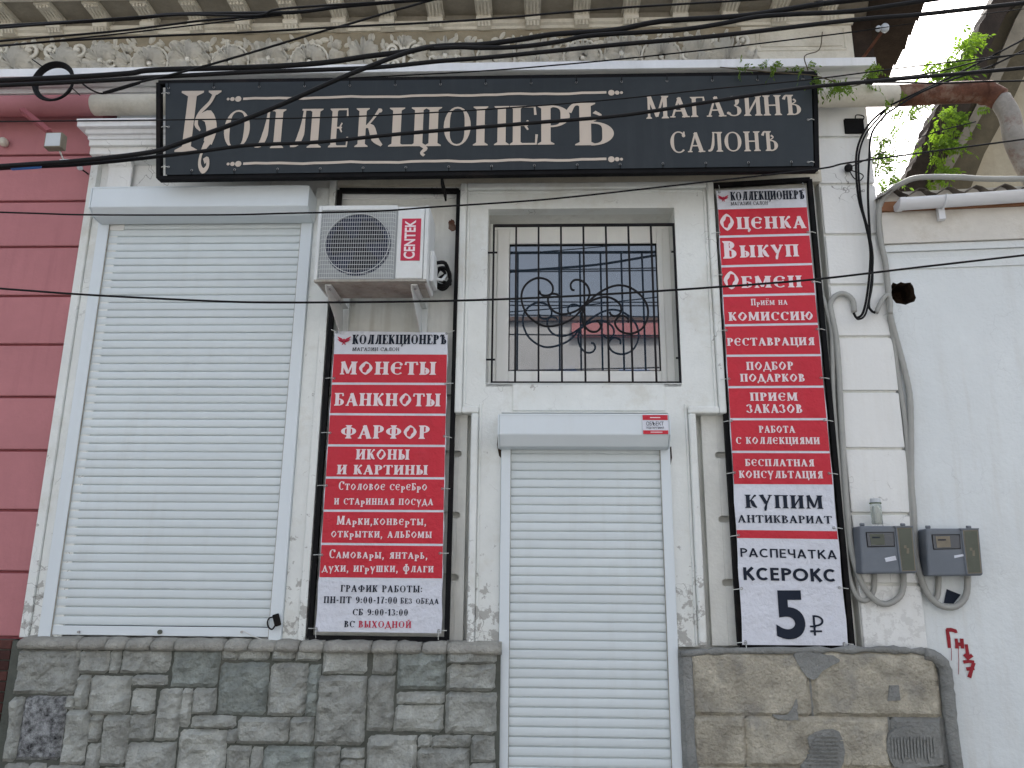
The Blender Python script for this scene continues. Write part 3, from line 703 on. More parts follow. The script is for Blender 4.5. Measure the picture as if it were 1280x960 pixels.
# ------------------------------------------------------------------ air conditioner
ac = thing('air_conditioner', 'white air conditioner outdoor unit on steel arms above the first banner', 'air conditioner', (-1.05, -.2, 3.37))
ax0, ax1, az0, az1, ay0, ay1 = -1.412, -.695, 3.362, 3.882, -.5, -.2
gx0, gx1 = UX(401, 300, ay0), UX(494, 300, ay0); gz1, gz0 = Uz(447, 264, ay0), Uz(447, 348.5, ay0)
cx, cz_ = UX(447, 305, ay0), Uz(447, 305, ay0); rad = .212
m = MB()
m.box(ax0, ax1, ay0+.02, ay1, az0, az1); m.build('casing', M_ac, ac, bev=.012, seg=3)
# front plate with round opening
N = 40; ring = []; out = []
for i in range(N):
    a = 2*math.pi*(i+.5)/N; ring.append((cx+rad*math.cos(a), cz_+rad*math.sin(a)))
    ca, sa = math.cos(a), math.sin(a)
    tx = (gx1+.008-cx)/ca if ca > 0 else (ax0+.004-cx)/ca; tz = (az1-.004-cz_)/sa if sa > 0 else (az0+.004-cz_)/sa
    tt = min(tx, tz); out.append((cx+tt*ca, cz_+tt*sa))
yp = ay0+.010
vs = [(x, yp, z) for x, z in ring]+[(x, yp, z) for x, z in out]+[(x, yp+.009, z) for x, z in ring]
fs = [(i, (i+1) % N, N+(i+1) % N, N+i) for i in range(N)]+[(i, 2*N+i, 2*N+(i+1) % N, (i+1) % N) for i in range(N)]
for sx, sz, k_ in ((ax0+.004, az0+.004, 0), (ax0+.004, az1-.004, 1), (gx1+.008, az1-.004, 2), (gx1+.008, az0+.004, 3)):
    # corner fill
    idx = min(range(N), key=lambda i: (out[i][0]-sx)**2+(out[i][1]-sz)**2); j = (idx+1) % N if ((out[(idx+1) % N][0]-sx)**2+(out[(idx+1) % N][1]-sz)**2) < ((out[idx-1][0]-sx)**2+(out[idx-1][1]-sz)**2) else (idx-1) % N
    vs.append((sx, yp, sz)); fs.append((N+idx, N+j, len(vs)-1))
MB().add(vs, fs).build('fan_shroud', M_shroud, ac)
for a_ in ((ax0+.002, gx0-.006, az0+.004, az1-.004), (gx0-.006, gx1+.008, gz1+.006, az1-.004), (gx0-.006, gx1+.008, az0+.004, gz0-.006)):
    MB().box(a_[0], a_[1], ay0-.004, ay0+.018, a_[2], a_[3]).build('front_rim', M_ac, ac, bev=.003)
MB().box(gx1+.010, ax1-.03, ay0-.006, ay0+.03, az0+.012, az1-.03).build('side_panel', M_ac, ac, bev=.008, seg=3)
MB().box(ax1-.028, ax1-.003, ay0+.0, ay0+.03, az0+.003, az1-.003).build('corner_post', M_ac, ac, bev=.008, seg=3)
MB().box(ax0+.004, ax1-.004, ay0-.004, ay0+.03, az0-.004, az0+.010).build('base_rim', M_acu, ac)
MB().tube([(cx, ay0+.016, cz_), (cx, ay0+.02, cz_)], rad+.005, 36).build('coil_face', M_cond, ac)
m = MB()
for k in range(3):
    a0 = k*2*math.pi/3+.4; P1 = []; P2 = []
    for j in range(7):
        a = a0+j*.22
        P1.append((cx+.045*math.cos(a*1), ay0+.006, cz_+.045*math.sin(a))); P2.append((cx+.175*math.cos(a-.25), ay0+.006+.006*(j/6), cz_+.175*math.sin(a-.25)))
    m.add(P1+P2, [(j, j+1, 8+j, 7+j) for j in range(6)])
fan_ = m.build('fan', M_fan, ac)
MB().tube([(cx, ay0+.002, cz_), (cx, ay0+.012, cz_)], .05, 20).build('hub', M_fan, fan_)
m = MB()
nh, nv_ = 17, 34
for i in range(nh):
    z = gz0+(gz1-gz0)*i/(nh-1); m.tube([(gx0, ay0-.008, z), (gx0+.015, ay0-.022, z), (gx1-.015, ay0-.022, z), (gx1, ay0-.008, z)], .0016, 4)
for i in range(nv_):
    x = gx0+(gx1-gx0)*i/(nv_-1); m.tube([(x, ay0-.008, gz0), (x, ay0-.020, gz0+.012), (x, ay0-.020, gz1-.012), (x, ay0-.008, gz1)], .001, 4)
for rr in (.205,):
    m.tube([(cx+rr*math.cos(2*math.pi*i/32), ay0-.016, cz_+rr*math.sin(2*math.pi*i/32)) for i in range(32)], .002, 4, closed=True)
o = m.build('grille', M_ac, ac); o['kind'] = 'stuff'
m = MB()
bx0, bx1 = UX(501.5, 300, ay0-.01), UX(525.5, 300, ay0-.01); bz_1, bz_0 = Uz(513, 273, ay0-.01), Uz(513, 325.5, ay0-.01)
MB().box(bx0, bx1, ay0-.0085, ay0-.005, bz_0, bz_1).build('badge', M_redink, ac)
quadtext_builtin('lettering', 'CENTEK', 0, 1, 0, 1, 0, M_pinkw, ac, .025, tf=lambda u, v: Vector((bx0+.105-(.03+.068*v)-(-.012), ay0-.0095, bz_0+.012+(bz_1-bz_0-.024)*u)), each=True)
for x in (-1.345, -.80):
    t_ = .005
    arm_ = MB().box(x, x+.04, ay0+.03, -.02, az0-.018, az0-.010).build('arm', M_ac, ac)
    MB().prism([(x, ay0+.03, az0-.018), (x, -.02, az0-.018), (x, .02, az0-.20), (x, -.02, az0-.22), (x, ay0+.05, az0-.045)], (t_, 0, 0)).build('web', M_ac, arm_)
    MB().box(x, x+.04, -.0, .03, az0-.26, az0+.12).build('wall_plate', M_ac, ac)
    for yy in (-.42, -.2):
        MB().tube([(x+.02, yy, az0-.03), (x+.02, yy, az0-.004)], .008, 6).build('bolt', M_chrome, ac)
MB().box(ax0+.02, ax1-.02, ay0+.03, ay1-.002, az0-.0055, az0-.0005).build('base_pan', M_acu, ac)
MB().box(ax1, ax1+.03, -.42, -.24, az0+.03, az0+.24).build('valve_cover', M_ac, ac, bev=.008)
MB().tube(spline([(ax1+.01, -.3, az0+.2), (ax1+.08, -.25, az0+.22), (ax1+.10, -.12, az0+.16), (ax1+.08, 0, az0+.18), (ax1+.08, .06, az0+.19)], 5), .013, 7).build('pipe', M_wire, ac, True)
MB().tube(spline([(ax1+.01, -.3, az0+.1), (ax1+.06, -.26, az0+.1), (ax1+.075, -.16, az0+.17), (ax1+.06, -.03, az0+.2)], 5), .01, 7).build('pipe', M_ac, ac, True)
cc = U(553, 347, -.12); hc = thing('hose_coil', 'black insulated hose coiled beside the air conditioner', 'hose', (cc.x, -.12, cc.z))
m = MB()
for q in range(3):
    m.tube([(cc.x+(.048+q*.004)*math.cos(2*math.pi*i/24), -.10-q*.02, cc.z+.0+(.078-q*.007)*math.sin(2*math.pi*i/24)) for i in range(24)], .012, 7, closed=True)
m.tube(spline([(cc.x-.02, -.12, cc.z+.07), (cc.x+.02, -.14, cc.z+.02), (cc.x-.02, -.14, cc.z-.02), (cc.x+.03, -.12, cc.z-.04)], 5), .011, 7)
m.build('coil', M_wire, hc, True)
patch('rust_stain', [(562, 276), (567, 275), (569, 281), (568, 287), (563, 289), (560, 283)], .043, M_rust, shop, .001, .006)

# ------------------------------------------------------------------ window and its iron grille
win = thing('shop_window', 'white plastic framed window with dark glass above the door shutter', 'window', (.3, .25, wz0))
yw = .24
m = MB(); fw = .055
for a in ((wx0, wx0+fw, wz0+fw, wz1-fw), (wx1-fw, wx1, wz0+fw, wz1-fw), (wx0, wx1, wz1-fw, wz1), (wx0, wx1, wz0, wz0+fw)): 
    MB().box(a[0], a[1], yw, yw+.07, a[2], a[3]).build('frame', M_pvc, win, bev=.004)
gxa, gxb = UX(636, 400, yw), UX(824, 400, yw); gza, gzb = Uz(730, 464, yw), Uz(730, 305, yw)
for a in ((wx0+fw, gxa, wz0+fw, wz1-fw), (gxb, wx1-fw, wz0+fw, wz1-fw), (gxa, gxb, gzb, wz1-fw), (gxa, gxb, wz0+fw, gza)):
    MB().box(a[0], a[1], yw-.012, yw+.06, a[2], a[3]).build('sash', M_pvc, win, bev=.006)
for a in ((gxa, gxa+.006, gza+.006, gzb-.006), (gxb-.006, gxb, gza+.006, gzb-.006), (gxa, gxb, gzb-.006, gzb), (gxa, gxb, gza, gza+.006)):
    MB().box(a[0], a[1], yw, yw+.02, a[2], a[3]).build('gasket', M_black, win)
MB().box(gxa-.01, gxb+.01, yw+.014, yw+.018, gza-.01, gzb+.01).build('pane', M_glass, win)
MB().box(wx0, wx1, yw+.08, .55, wz0, wz1).build('dark_room', M_fan, win)
MB().box(wx0+.004, wx1-.004, .0, yw, wz0-.02, wz0+.004).build('sill', M_wall2, win)
gr = thing('window_grille', 'black wrought iron grille with scrolls and eight gaps between bars in front of the window', 'window grille', (.3, .02, wz0))
yg = .015
gX0, gX1 = (UX(618, 281, yg)+UX(614, 479, yg))/2, (UX(842, 281, yg)+UX(850, 479, yg))/2; gZ1, gZ0 = Uz(730, 281.5, yg), Uz(730, 478.5, yg)
for i in range(9):
    x = gX0+(gX1-gX0)*i/8; MB().box(x-.0065, x+.0065, yg-.0065, yg+.0065, gZ0, gZ1).build('bar', M_iron, gr)
for z in (gZ0, gZ1): MB().box(gX0-.0066, gX1+.0066, yg-.009, yg+.009, z-.008, z+.008).build('rail', M_iron, gr)
sc = [[(555, 550), (500, 610), (430, 640), (370, 640), (310, 600), (282, 540), (285, 490), (310, 455), (350, 437), (390, 445), (413, 470), (412, 500), (390, 512), (365, 508), (358, 492)],
      [(555, 550), (510, 580), (460, 592), (420, 580), (398, 550), (395, 520), (410, 505), (435, 508), (442, 520)],
      [(555, 548), (572, 510), (565, 475), (540, 450), (510, 445), (492, 462), (495, 485), (508, 490)],
      [(555, 550), (600, 510), (650, 480), (700, 468), (750, 480), (795, 515), (820, 560), (820, 610), (795, 655), (750, 675), (705, 665), (682, 635), (690, 610), (710, 598), (735, 608), (738, 628)],
      [(555, 553), (590, 530), (640, 518), (680, 530), (705, 555), (705, 585), (685, 600), (665, 595), (658, 582)],
      [(548, 555), (540, 600), (550, 640), (575, 665), (605, 665), (620, 645), (612, 625), (600, 622)]]
for i, s in enumerate(sc):
    pts = [U(a/3.427+570, b/3.427+220, yg-.012-.006*i/6) for a, b in s]; MB().tube(spline(pts, 5), .0078, 6).build('scroll', M_iron, gr, True)
for (a, b) in ((618, 315), (843, 314), (615, 449), (849, 447)):
    c = U(a, b, yg); MB().tube([(c.x-(.05 if a < 700 else -.05), yg+.01, c.z), (c.x+(.02 if a < 700 else -.02), yg+.01, c.z)], .007, 6).build('anchor', M_iron, gr)

# ------------------------------------------------------------------ lettering made of strokes
def strip(L_, Rr): 
    n = len(L_); return ([*L_, *Rr], [(i, i+1, n+i+1, n+i) for i in range(n-1)])
def stem(x, y0=0., y1=1., T=.16, t=.05, s='tb', sl=.07):
    out = [([(x-T/2, y0), (x+T/2, y0), (x+T/2, y1), (x-T/2, y1)], [(0, 1, 2, 3)])]
    for f, yy, d in (('b', y0, 1), ('t', y1, -1)):
        if f in s: out.append(([(x-T/2-sl, yy), (x+T/2+sl, yy), (x+T/2+sl, yy+d*t*.6), (x+T/2, yy+d*t*1.8), (x-T/2, yy+d*t*1.8), (x-T/2-sl, yy+d*t*.6)], [(0, 1, 2, 3, 4, 5)]))
    return out
def rib(pts, ws):
    P_ = [Vector((p[0], p[1], 0)) for p in pts]
    if len(P_) > 2:
        Q = spline(P_, 4); n = len(Q); W_ = []
        for i in range(n):
            f = i/(n-1)*(len(ws)-1); k_ = min(int(f), len(ws)-2); W_.append(ws[k_]+(ws[k_+1]-ws[k_])*(f-k_))
    else: Q = P_; W_ = list(ws)
    L_ = []; Rr = []
    for i, p in enumerate(Q):
        t_ = Q[min(i+1, len(Q)-1)]-Q[max(i-1, 0)]; nn = Vector((-t_.y, t_.x, 0)).normalized()*W_[i]/2
        L_.append((p.x+nn.x, p.y+nn.y)); Rr.append((p.x-nn.x, p.y-nn.y))
    return [strip(L_, Rr)]
def arc(cx, cy, rx, ry, a0, a1, T, t, e=1.0, n=22, dia=0):
    O_ = []; I_ = []
    for i in range(n+1):
        a = R_(a0+(a1-a0)*i/n); c_, s_ = math.cos(a), math.sin(a)
        k_ = 1.0
        if dia: k_ = 1/((abs(c_)**1.42+abs(s_)**1.42)**(1/1.42))
        th = t+(T-t)*abs(c_)**1.3
        if dia: th = t+(T-t)*(abs(math.sin(a+R_(-50)))**1.0)*1.0
        O_.append((cx+rx*k_*c_, cy+ry*k_*s_)); r2 = max(.02, rx*k_-th), max(.02, ry*k_-(t*1.05 if not dia else th*.9))
        I_.append((cx+r2[0]*c_, cy+r2[1]*s_))
    return [strip(O_, I_)]
def ball(x, y, r): return [([(x+r*math.cos(i*math.pi/5), y+r*math.sin(i*math.pi/5)) for i in range(10)], [tuple(range(10))])]
def glyph(ch, T, t, D):
    low = ch.lower() == ch and ch.isalpha()
    C = ch.upper(); st_ = lambda x, y0=0, y1=1, s='tb': stem(x, y0, y1, T, t, s)
    O_ = lambda cx, cy, rx, ry, a0=0, a1=360: arc(cx, cy, rx, ry, a0, a1, T, t, dia=(D if a1-a0 == 360 else 0), n=28 if a1-a0 == 360 else 16)
    h = T/2+.07; p = []
    x0 = .07+T/2
    topbar = lambda a, b, y=1: [([(a, y-t*1.1), (b, y-t*1.1), (b, y), (a, y)], [(0, 1, 2, 3)])]
    def ry(): return .5
    if C == 'К': p = st_(x0)+rib([(x0+T*.4, .48), (x0+.26, .72), (x0+.42, .97)], [t*1.2, t*1.2, t*2])+ball(x0+.42, .93, t*1.3)+rib([(x0+T*.3, .52), (x0+.22, .50), (x0+.33, .2), (x0+.5, .03)], [t, T*.9, T, t*1.5]); w_ = x0+.56
    elif C == 'О': p = O_(.42, .5, .40, .52 if D else .5); w_ = .86
    elif C in 'Л': p = st_(.62)+rib([(.36, .97), (.345, .7), (.31, .35), (.22, .1), (.08, .05)], [t*1.3, t*1.8, T*.8, T*.7, t*1.6])+topbar(.3, .62); w_ = .62+h
    elif C == 'Е' and D: p = arc(.42, .5, .40, .5, 48, 312, T, t)+rib([(.15, .52), (.58, .52)], [t*1.4, t*1.4])+ball(.62, .80, t*1.3)+rib([(.55, .42), (.6, .62)], [t, t*1.3]); w_ = .76
    elif C in 'ЕЁ': p = st_(x0)+topbar(x0, .58)+topbar(x0, .6, t*1.1)+rib([(.57, 1), (.59, .76)], [t, t*1.4])+rib([(.6, 0), (.62, .26)], [t, t*1.4])+rib([(x0, .5), (.42, .5)], [t, t])+rib([(.42, .38), (.36, .5), (.42, .62)], [t, t*1.3, t]); w_ = .66
    elif C == 'Ц': p = st_(x0)+st_(x0+.46)+topbar(x0, x0+.5, t*1.1)+rib([(x0+.5, .03), (x0+.62, -.06), (x0+.54, -.17), (x0+.60, -.24)], [t*1.2, t*2.2, t*1.4, t*1.6]); w_ = x0+.62
    elif C == 'І': p = st_(x0); w_ = 2*x0
    elif C == 'Н': p = st_(x0)+st_(x0+.46)+rib([(x0, .5), (x0+.46, .5)], [t*1.2, t*1.2]); w_ = 2*x0+.46
    elif C in 'ИЙ':
        p = st_(x0)+st_(x0+.46)+rib([(x0+.04, .14), (x0+.42, .86)], [t*1.5, t*1.5]); w_ = 2*x0+.46
        if C == 'Й': p += rib([(x0+.1, 1.22), (x0+.23, 1.12), (x0+.36, 1.22)], [t*1.5, t*2, t*1.5])
    elif C == 'Р': p = st_(x0)+arc(x0+.1, .72, .36, .28, -92, 92, T, t); w_ = x0+.48
    elif C == 'Ъ': p = st_(x0+.16)+rib([(x0-.1, .78), (x0-.02, .95), (x0+.1, .975)], [t*2.4, t*1.6, t])+arc(x0+.26, .27, .34, .28, -92, 92, T, t)+rib([(x0+.24, .54), (x0+.40, .68), (x0+.30, .78)], [t, t, t*1.8]); w_ = x0+.64
    elif C == 'Ь': p = st_(x0)+arc(x0+.1, .28, .34, .28, -92, 92, T, t); w_ = x0+.48
    elif C == 'Ы': p = st_(x0)+arc(x0+.1, .28, .30, .28, -92, 92, T, t)+st_(x0+.60); w_ = 2*x0+.60
    elif C == 'М': p = stem(.12, 0, 1, t*1.8, t, 'b')+rib([(.13, 1), (.46, .08)], [T*1.05, T*.7])+rib([(.46, .08), (.74, 1)], [t*1.6, t*1.6])+st_(.80); w_ = .80+h
    elif C == 'А': p = rib([(.10, 0), (.40, 1)], [t*1.6, t*1.6])+rib([(.38, .98), (.66, 0)], [T, T*1.1])+rib([(.2, .32), (.55, .32)], [t*1.2, t*1.2])+topbar(0, .22, t)+topbar(.5, .82, t); w_ = .82
    elif C == 'Г': p = st_(x0)+topbar(x0, .56)+rib([(.56, 1), (.58, .72)], [t, t*1.8]); w_ = .62
    elif C == 'З': p = arc(.26, .75, .26, .25, -80, 150, T, t)+arc(.28, .27, .31, .27, -155, 80, T, t)+ball(.06, .83, t*1.2)+ball(.04, .16, t*1.2); w_ = .64
    elif C == 'С': p = arc(.42, .5, .40, .5, 48, 312, T, t)+ball(.66, .80, t*1.5)+rib([(.68, .98), (.69, .74)], [t*1.2, t*1.2]); w_ = .76
    elif C == 'Т': p = st_(.38)+topbar(.04, .72)+rib([(.06, 1), (.04, .76)], [t, t*1.9])+rib([(.70, 1), (.72, .76)], [t, t*1.9]); w_ = .77
    elif C == 'Б': p = st_(x0)+topbar(x0, .56)+rib([(.56, 1), (.58, .76)], [t, t*1.8])+arc(x0+.1, .28, .36, .28, -92, 92, T, t); w_ = x0+.50
    elif C == 'Ф': p = st_(.50)+arc(.50, .54, .46, .30, 0, 360, T, t); w_ = 1.0
    elif C == 'В': p = st_(x0)+arc(x0+.08, .76, .30, .24, -92, 92, T, t)+arc(x0+.1, .27, .36, .27, -92, 92, T, t); w_ = x0+.50
    elif C == 'Х': p = rib([(.12, 1), (.62, 0)], [T, T])+rib([(.62, 1), (.10, 0)], [t*1.6, t*1.6])+topbar(0, .28)+topbar(.5, .74)+topbar(0, .24, t)+topbar(.5, .76, t); w_ = .76
    elif C == 'Д': p = rib([(.16, .08), (.40, 1)], [t*1.6, t*1.6])+rib([(.38, .98), (.64, .06)], [T, T])+topbar(.02, .80, .1)+rib([(.05, .08), (.03, -.2)], [t*1.5, t*2.4])+rib([(.77, .08), (.79, -.2)], [t*1.5, t*2.4]); w_ = .82
    elif C == 'П': p = st_(x0)+st_(x0+.46)+topbar(x0, x0+.46); w_ = 2*x0+.46
    elif C == 'У': p = rib([(.12, 1), (.40, .34)], [T, T*.9])+rib([(.66, 1), (.42, .34), (.34, .02), (.32, -.2)], [t*1.6, t*1.6, T*.7, T*.5])+topbar(0, .28)+topbar(.52, .76); w_ = .76
    elif C == 'Ч': p = st_(.62)+rib([(.14, 1), (.15, .62), (.32, .46), (.6, .5)], [T, T*.9, t*1.5, t]); w_ = .62+h
    elif C == 'Я': p = st_(.56)+arc(.5, .72, .36, .28, 88, 272, T, t)+rib([(.44, .48), (.3, .3), (.22, .06), (.08, .05)], [t, T*.8, T*.7, t*1.5]); w_ = .56+h
    elif C == 'Ю': p = st_(x0)+rib([(x0, .5), (x0+.28, .5)], [t*1.3, t*1.3])+O_(x0+.58, .5, .34, .5); w_ = x0+.96
    elif C == 'Ш': p = st_(x0)+st_(x0+.34)+st_(x0+.68)+topbar(x0, x0+.68, t); w_ = 2*x0+.68
    elif C == 'Ж': p = st_(.45); w_ = .9
    elif C == '0': p = arc(.3, .5, .27, .5, 0, 360, T, t); w_ = .62
    elif C == '1': p = st_(.22, s='b')+rib([(.02, .78), (.2, .95)], [t*1.5, t*1.5]); w_ = .42
    elif C == '3': p = arc(.22, .75, .24, .25, -80, 150, T, t)+arc(.22, .27, .28, .27, -155, 80, T, t); w_ = .56
    elif C == '7': p = topbar(.02, .52)+rib([(.50, .97), (.3, .55), (.24, 0)], [t*1.6, T*.8, T]); w_ = .56
    elif C == '9': p = arc(.27, .70, .25, .30, 0, 360, T*.9, t)+rib([(.48, .72), (.46, .3), (.12, .03)], [T*.8, T*.8, t*1.5]); w_ = .58
    elif C == ':': p = ball(.12, .16, .09)+ball(.12, .6, .09); w_ = .26
    elif C == ',': p = ball(.12, .06, .09)+rib([(.15, .06), (.06, -.18)], [t*2, t]); w_ = .26
    elif C == '-': p = rib([(.04, .42), (.3, .42)], [t*2, t*2]); w_ = .36
    else: w_ = .38
    if low:
        f = .72; dy = 0
        if C in 'РУ': dy = -.26
        sx = .86
        if C == 'Ф': f, dy = 1.15, -.22
        if C == 'Б': f = .82
        if C == 'Д': f = .7
        p = [([(x*sx, y*f+dy*(1 if C != 'У' else .4)) for x, y in v], fc) for v, fc in p]; w_ *= sx
        if C == 'Ё': p += ball(.2, .92, .07)+ball(.46, .92, .07)
    return p, w_
def line_mesh(mb, s, P0, P1, h, T=.19, t=.055, D=0, gap=.09, spans=None, kstep=.00022, up=Vector((0, 0, 1)), caps=None, each=None):
    P0 = Vector(P0); P1 = Vector(P1); ax = P1-P0; tot = 0; gl = []
    for ch in s:
        p, w_ = glyph(ch, T, t, D); gl.append((tot, p, w_)); tot += w_+gap
    tot -= gap
    for gi, (x, p, w_) in enumerate(gl):
        hs_ = 1.0
        if each: mb = MB()
        if caps and gi in caps: hs_ = caps[gi]
        for k_, (v, f) in enumerate(p):
            out = []
            for (a, b) in v:
                if spans: u = spans[gi][0]+(spans[gi][1]-spans[gi][0])*(a/w_)
                else: u = (x+a)/tot
                q = P0+ax*u+up*(h*(b*hs_-(0 if hs_ == 1 else (hs_-1)*.35))); q = q+Vector((0, -.0004-k_*kstep-(gi % 2)*.00011, 0)); out.append(q)
            mb.add(out, f)
        if each and mb.v: mb.build('letter', each[0], each[1])
def T2(mb, s, x0, y0, x1, y1, ytop, Y, **k):
    a = U(x0, y0, Y); b = U(x1, y1, Y); h = Uz(x0, ytop, Y)-a.z
    if isinstance(mb, list): line_mesh(None, s, a, b, h, each=(mb[0], mb[1]), **k)
    elif y0-ytop > 8.3 and any(c.isupper() for c in s[1:]): line_mesh(None, s, a, b, h, each=CUR[id(mb)], **k)
    else: line_mesh(mb, s, a, b, h, **k)
CUR = {}
def fin(mb, m_, t_):
    if mb.v: mb.build('small_lettering', m_, t_)['kind'] = 'stuff'

# ------------------------------------------------------------------ main sign
YS_ = -.33
sgn = thing('shop_sign', 'long dark slate shop sign with cream Cyrillic lettering across the top of the front', 'sign', (-.35, YS_, 4.58))
q = [U(197, 102, YS_), U(1019.5, 90.5, YS_), U(1022, 210, YS_), U(197, 221.5, YS_)]
bwf = .032
def bar(mb, a, b, w_, y0, y1):
    d = (b-a).normalized(); n_ = Vector((-d.z, 0, d.x))*w_/2
    mb.prism([(a.x+n_.x, y0, a.z+n_.z), (b.x+n_.x, y0, b.z+n_.z), (b.x-n_.x, y0, b.z-n_.z), (a.x-n_.x, y0, a.z-n_.z)], (0, y1-y0, 0))
for i in range(4):
    m = MB(); a, b = q[i].copy(), q[(i+1) % 4].copy(); off = .0006*i; bar(m, a, b, bwf, YS_+.004+off, YS_+.05+off); m.build('frame_bar', M_black, sgn, bev=.004)
i4 = [U(207, 104.5, YS_), U(1014, 93.5, YS_), U(1017, 207.5, YS_), U(207, 218.8, YS_)]
n1, n2 = 24, 4; vs = []; fs = []
for j in range(n2+1):
    for i in range(n1+1):
        u, v = i/n1, j/n2; p = (i4[0]*(1-u)+i4[1]*u)*(1-v)+(i4[3]*(1-u)+i4[2]*u)*v
        vs.append((p.x, YS_-.003+.0*math.sin(u*40), p.z))
for j in range(n2):
    for i in range(n1): a = j*(n1+1)+i; fs.append((a, a+n1+1, a+n1+2, a+1))
MB().add(vs, fs).build('sheet', M_signs, sgn)
MB().prism([i4[0]+Vector((0, .02, 0)), i4[1]+Vector((0, .02, 0)), i4[2]+Vector((0, .02, 0)), i4[3]+Vector((0, .02, 0))], (0, .01, 0)).build('backing_board', M_black, sgn)
YT = YS_-.005
m = MB()
spans_px = [(277, 311.7), (314, 354), (358, 401), (410, 435), (443, 480), (485, 532), (531, 551), (553, 589.5), (591, 636), (637, 673), (672, 714), (706, 771)]
a0, a1 = 277, 771
P0 = U(277, 186, YT); P1 = U(771, 179.7, YT)
spx = [((UX(a, 183, YT)-P0.x)/(P1.x-P0.x), (UX(b, 183, YT)-P0.x)/(P1.x-P0.x)) for a, b in spans_px]
line_mesh(None, 'ОЛЛЕКЦІОНЕРЪ', P0, P1, Uz(400, 136.2, YT)-Uz(400, 184.6, YT), T=.18, t=.042, spans=spx, kstep=.0003, caps={11: 1.08}, each=(M_letter, sgn))
# drop capital with its curled tail
k0 = U(216, 190, YT); kw = UX(271, 150, YT)-k0.x; kh = Uz(216, 114, YT)-k0.z
kp = stem(.32, 0, 1, .22, .05, 'tb', .17)+stem(.88, .93, 1, .12, .04, 't', .10)+rib([(.88, .96), (.78, .80), (.55, .62), (.50, .45), (.62, .34)], [.09, .07, .07, .09, .03])+rib([(.52, .56), (.78, .56), (.90, .36), (.84, .14)], [.05, .24, .26, .22])+rib([(.84, .16), (.72, -.02), (.70, -.2), (.80, -.31), (.90, -.24), (.88, -.12), (.80, -.16)], [.16, .06, .07, .09, .08, .07, .1])
for k_, (v, f) in enumerate(kp): m.add([Vector((k0.x+x*kw, YT-.0004-k_*.0004, k0.z+y*kh)) for x, y in v], f)
m.build('letter', M_letter, sgn)
m = [M_letter, sgn]; T2(m, 'МАГАЗИНЪ', 808, 147.5, 1003, 143.5, 122.5, YT, T=.17, t=.055, gap=.05, caps={0: 1.12})
T2(m, 'САЛОНЪ', 838, 190.6, 974, 188.5, 166, YT, T=.17, t=.055, gap=.07, caps={0: 1.1})
for (xl, yl, xr, yr, dots) in ((304, 123.7, 758, 116, 1), (304, 204.8, 758, 199.2, 1)):
    m = MB(); a, b = U(xl, yl, YT), U(xr, yr, YT); n = 30; up_ = []; dn = []
    for i in range(n+1):
        p = a+(b-a)*(i/n); wv = .0035*math.sin(i*.9)+.002*math.sin(i*2.3); up_.append((p.x, YT-.0005, p.z+.010+wv)); dn.append((p.x, YT-.0005, p.z-.009+wv))
    m.add(up_+dn, [(i, i+n+1, i+n+2, i+1) for i in range(n)])
    for bx_, by_, dr_ in ((xl, yl, -1), (xr, yr, 1)):
        for dd, rr in ((6.2, 4.2), (13.4, 3.0), (18.8, 2.0)):
            c = U(bx_+dr_*dd, by_-dr_*dd*.011, YT); r_ = rr/190
            m.add([(c.x+r_*math.cos(i*math.pi/8), YT-.0006, c.z+r_*math.sin(i*math.pi/8)) for i in range(16)], [tuple(range(16))])
    m.build('print_line', M_letter, sgn)
def tie(parent, px, py, Y, dx, dz, both=True, m_=None):
    c = U(px, py, Y); mb = MB(); mb.tube([(c.x+.007*math.cos(i*.785), Y-.004, c.z+.007*math.sin(i*.785)) for i in range(8)], .0022, 4, closed=True)
    eb = mb; mb = MB(); mb.tube([(c.x, Y-.004, c.z), (c.x+dx*.5, Y-.014, c.z+dz*.5), (c.x+dx, Y-.002, c.z+dz)], .0024, 5); eb.build('eyelet', M_chrome, mb.build('tie', m_ or M_tie, parent))
for i in range(15):
    px = 211+i*56.6; tie(sgn, px, 110.5-(px-211)*.0141, YS_-.006, 0, .05, m_=M_black)
for i in range(15):
    px = 240+i*53.5; tie(sgn, px, 213.5-(px-211)*.0141, YS_-.006, 0, -.032, m_=M_black)
for yy in (120, 162, 212): tie(sgn, 211, yy-3, YS_-.006, -.05, 0)
for yy in (150, 203): tie(sgn, 1010, yy, YS_-.006, .04, 0)
for pxx in (552,): 
    c = U(pxx, 225, YS_+.05); MB().box(c.x-.006, c.x+.006, YS_+.05, -.03, c.z-.03, c.z+.03).build('wall_bracket', M_black, sgn)

# ------------------------------------------------------------------ banners
def frame(name, label, c4, Y, parent_loc, bw_, th=.035):
    t = thing('steel_banner_frame', label, 'banner rack', parent_loc, 'black steel banner frames')  # plain steel frame that a banner is tied to
    for i in range(4):
        m = MB(); bar(m, c4[i], c4[(i+1) % 4], bw_, Y+.0007*i, Y+th+.0007*i); m.build('frame_bar', M_black, t)
    return t
YF = -.03
F1 = [U(424, 237, YF), U(573, 237.5, YF), U(558.5, 800, YF), U(386.3, 797.5, YF)]
xa, xb = (F1[0].x+F1[3].x)/2, (F1[1].x+F1[2].x)/2
for i, x in ((0, xa), (3, xa), (1, xb), (2, xb)): F1[i].x = x
frame('banner_frame', 'tall black steel frame behind the air conditioner holding the left banner', F1, YF, ((xa+xb)/2, YF, 1.18), .03)
F2 = [U(891, 231, YF), U(1012.5, 223.5, YF), U(1066.5, 810, YF), U(925, 807, YF)]
xa, xb = (F2[0].x+F2[3].x)/2, (F2[1].x+F2[2].x)/2
F2[0].x = xa-.006; F2[3].x = xa+.006; F2[1].x = F2[2].x = xb
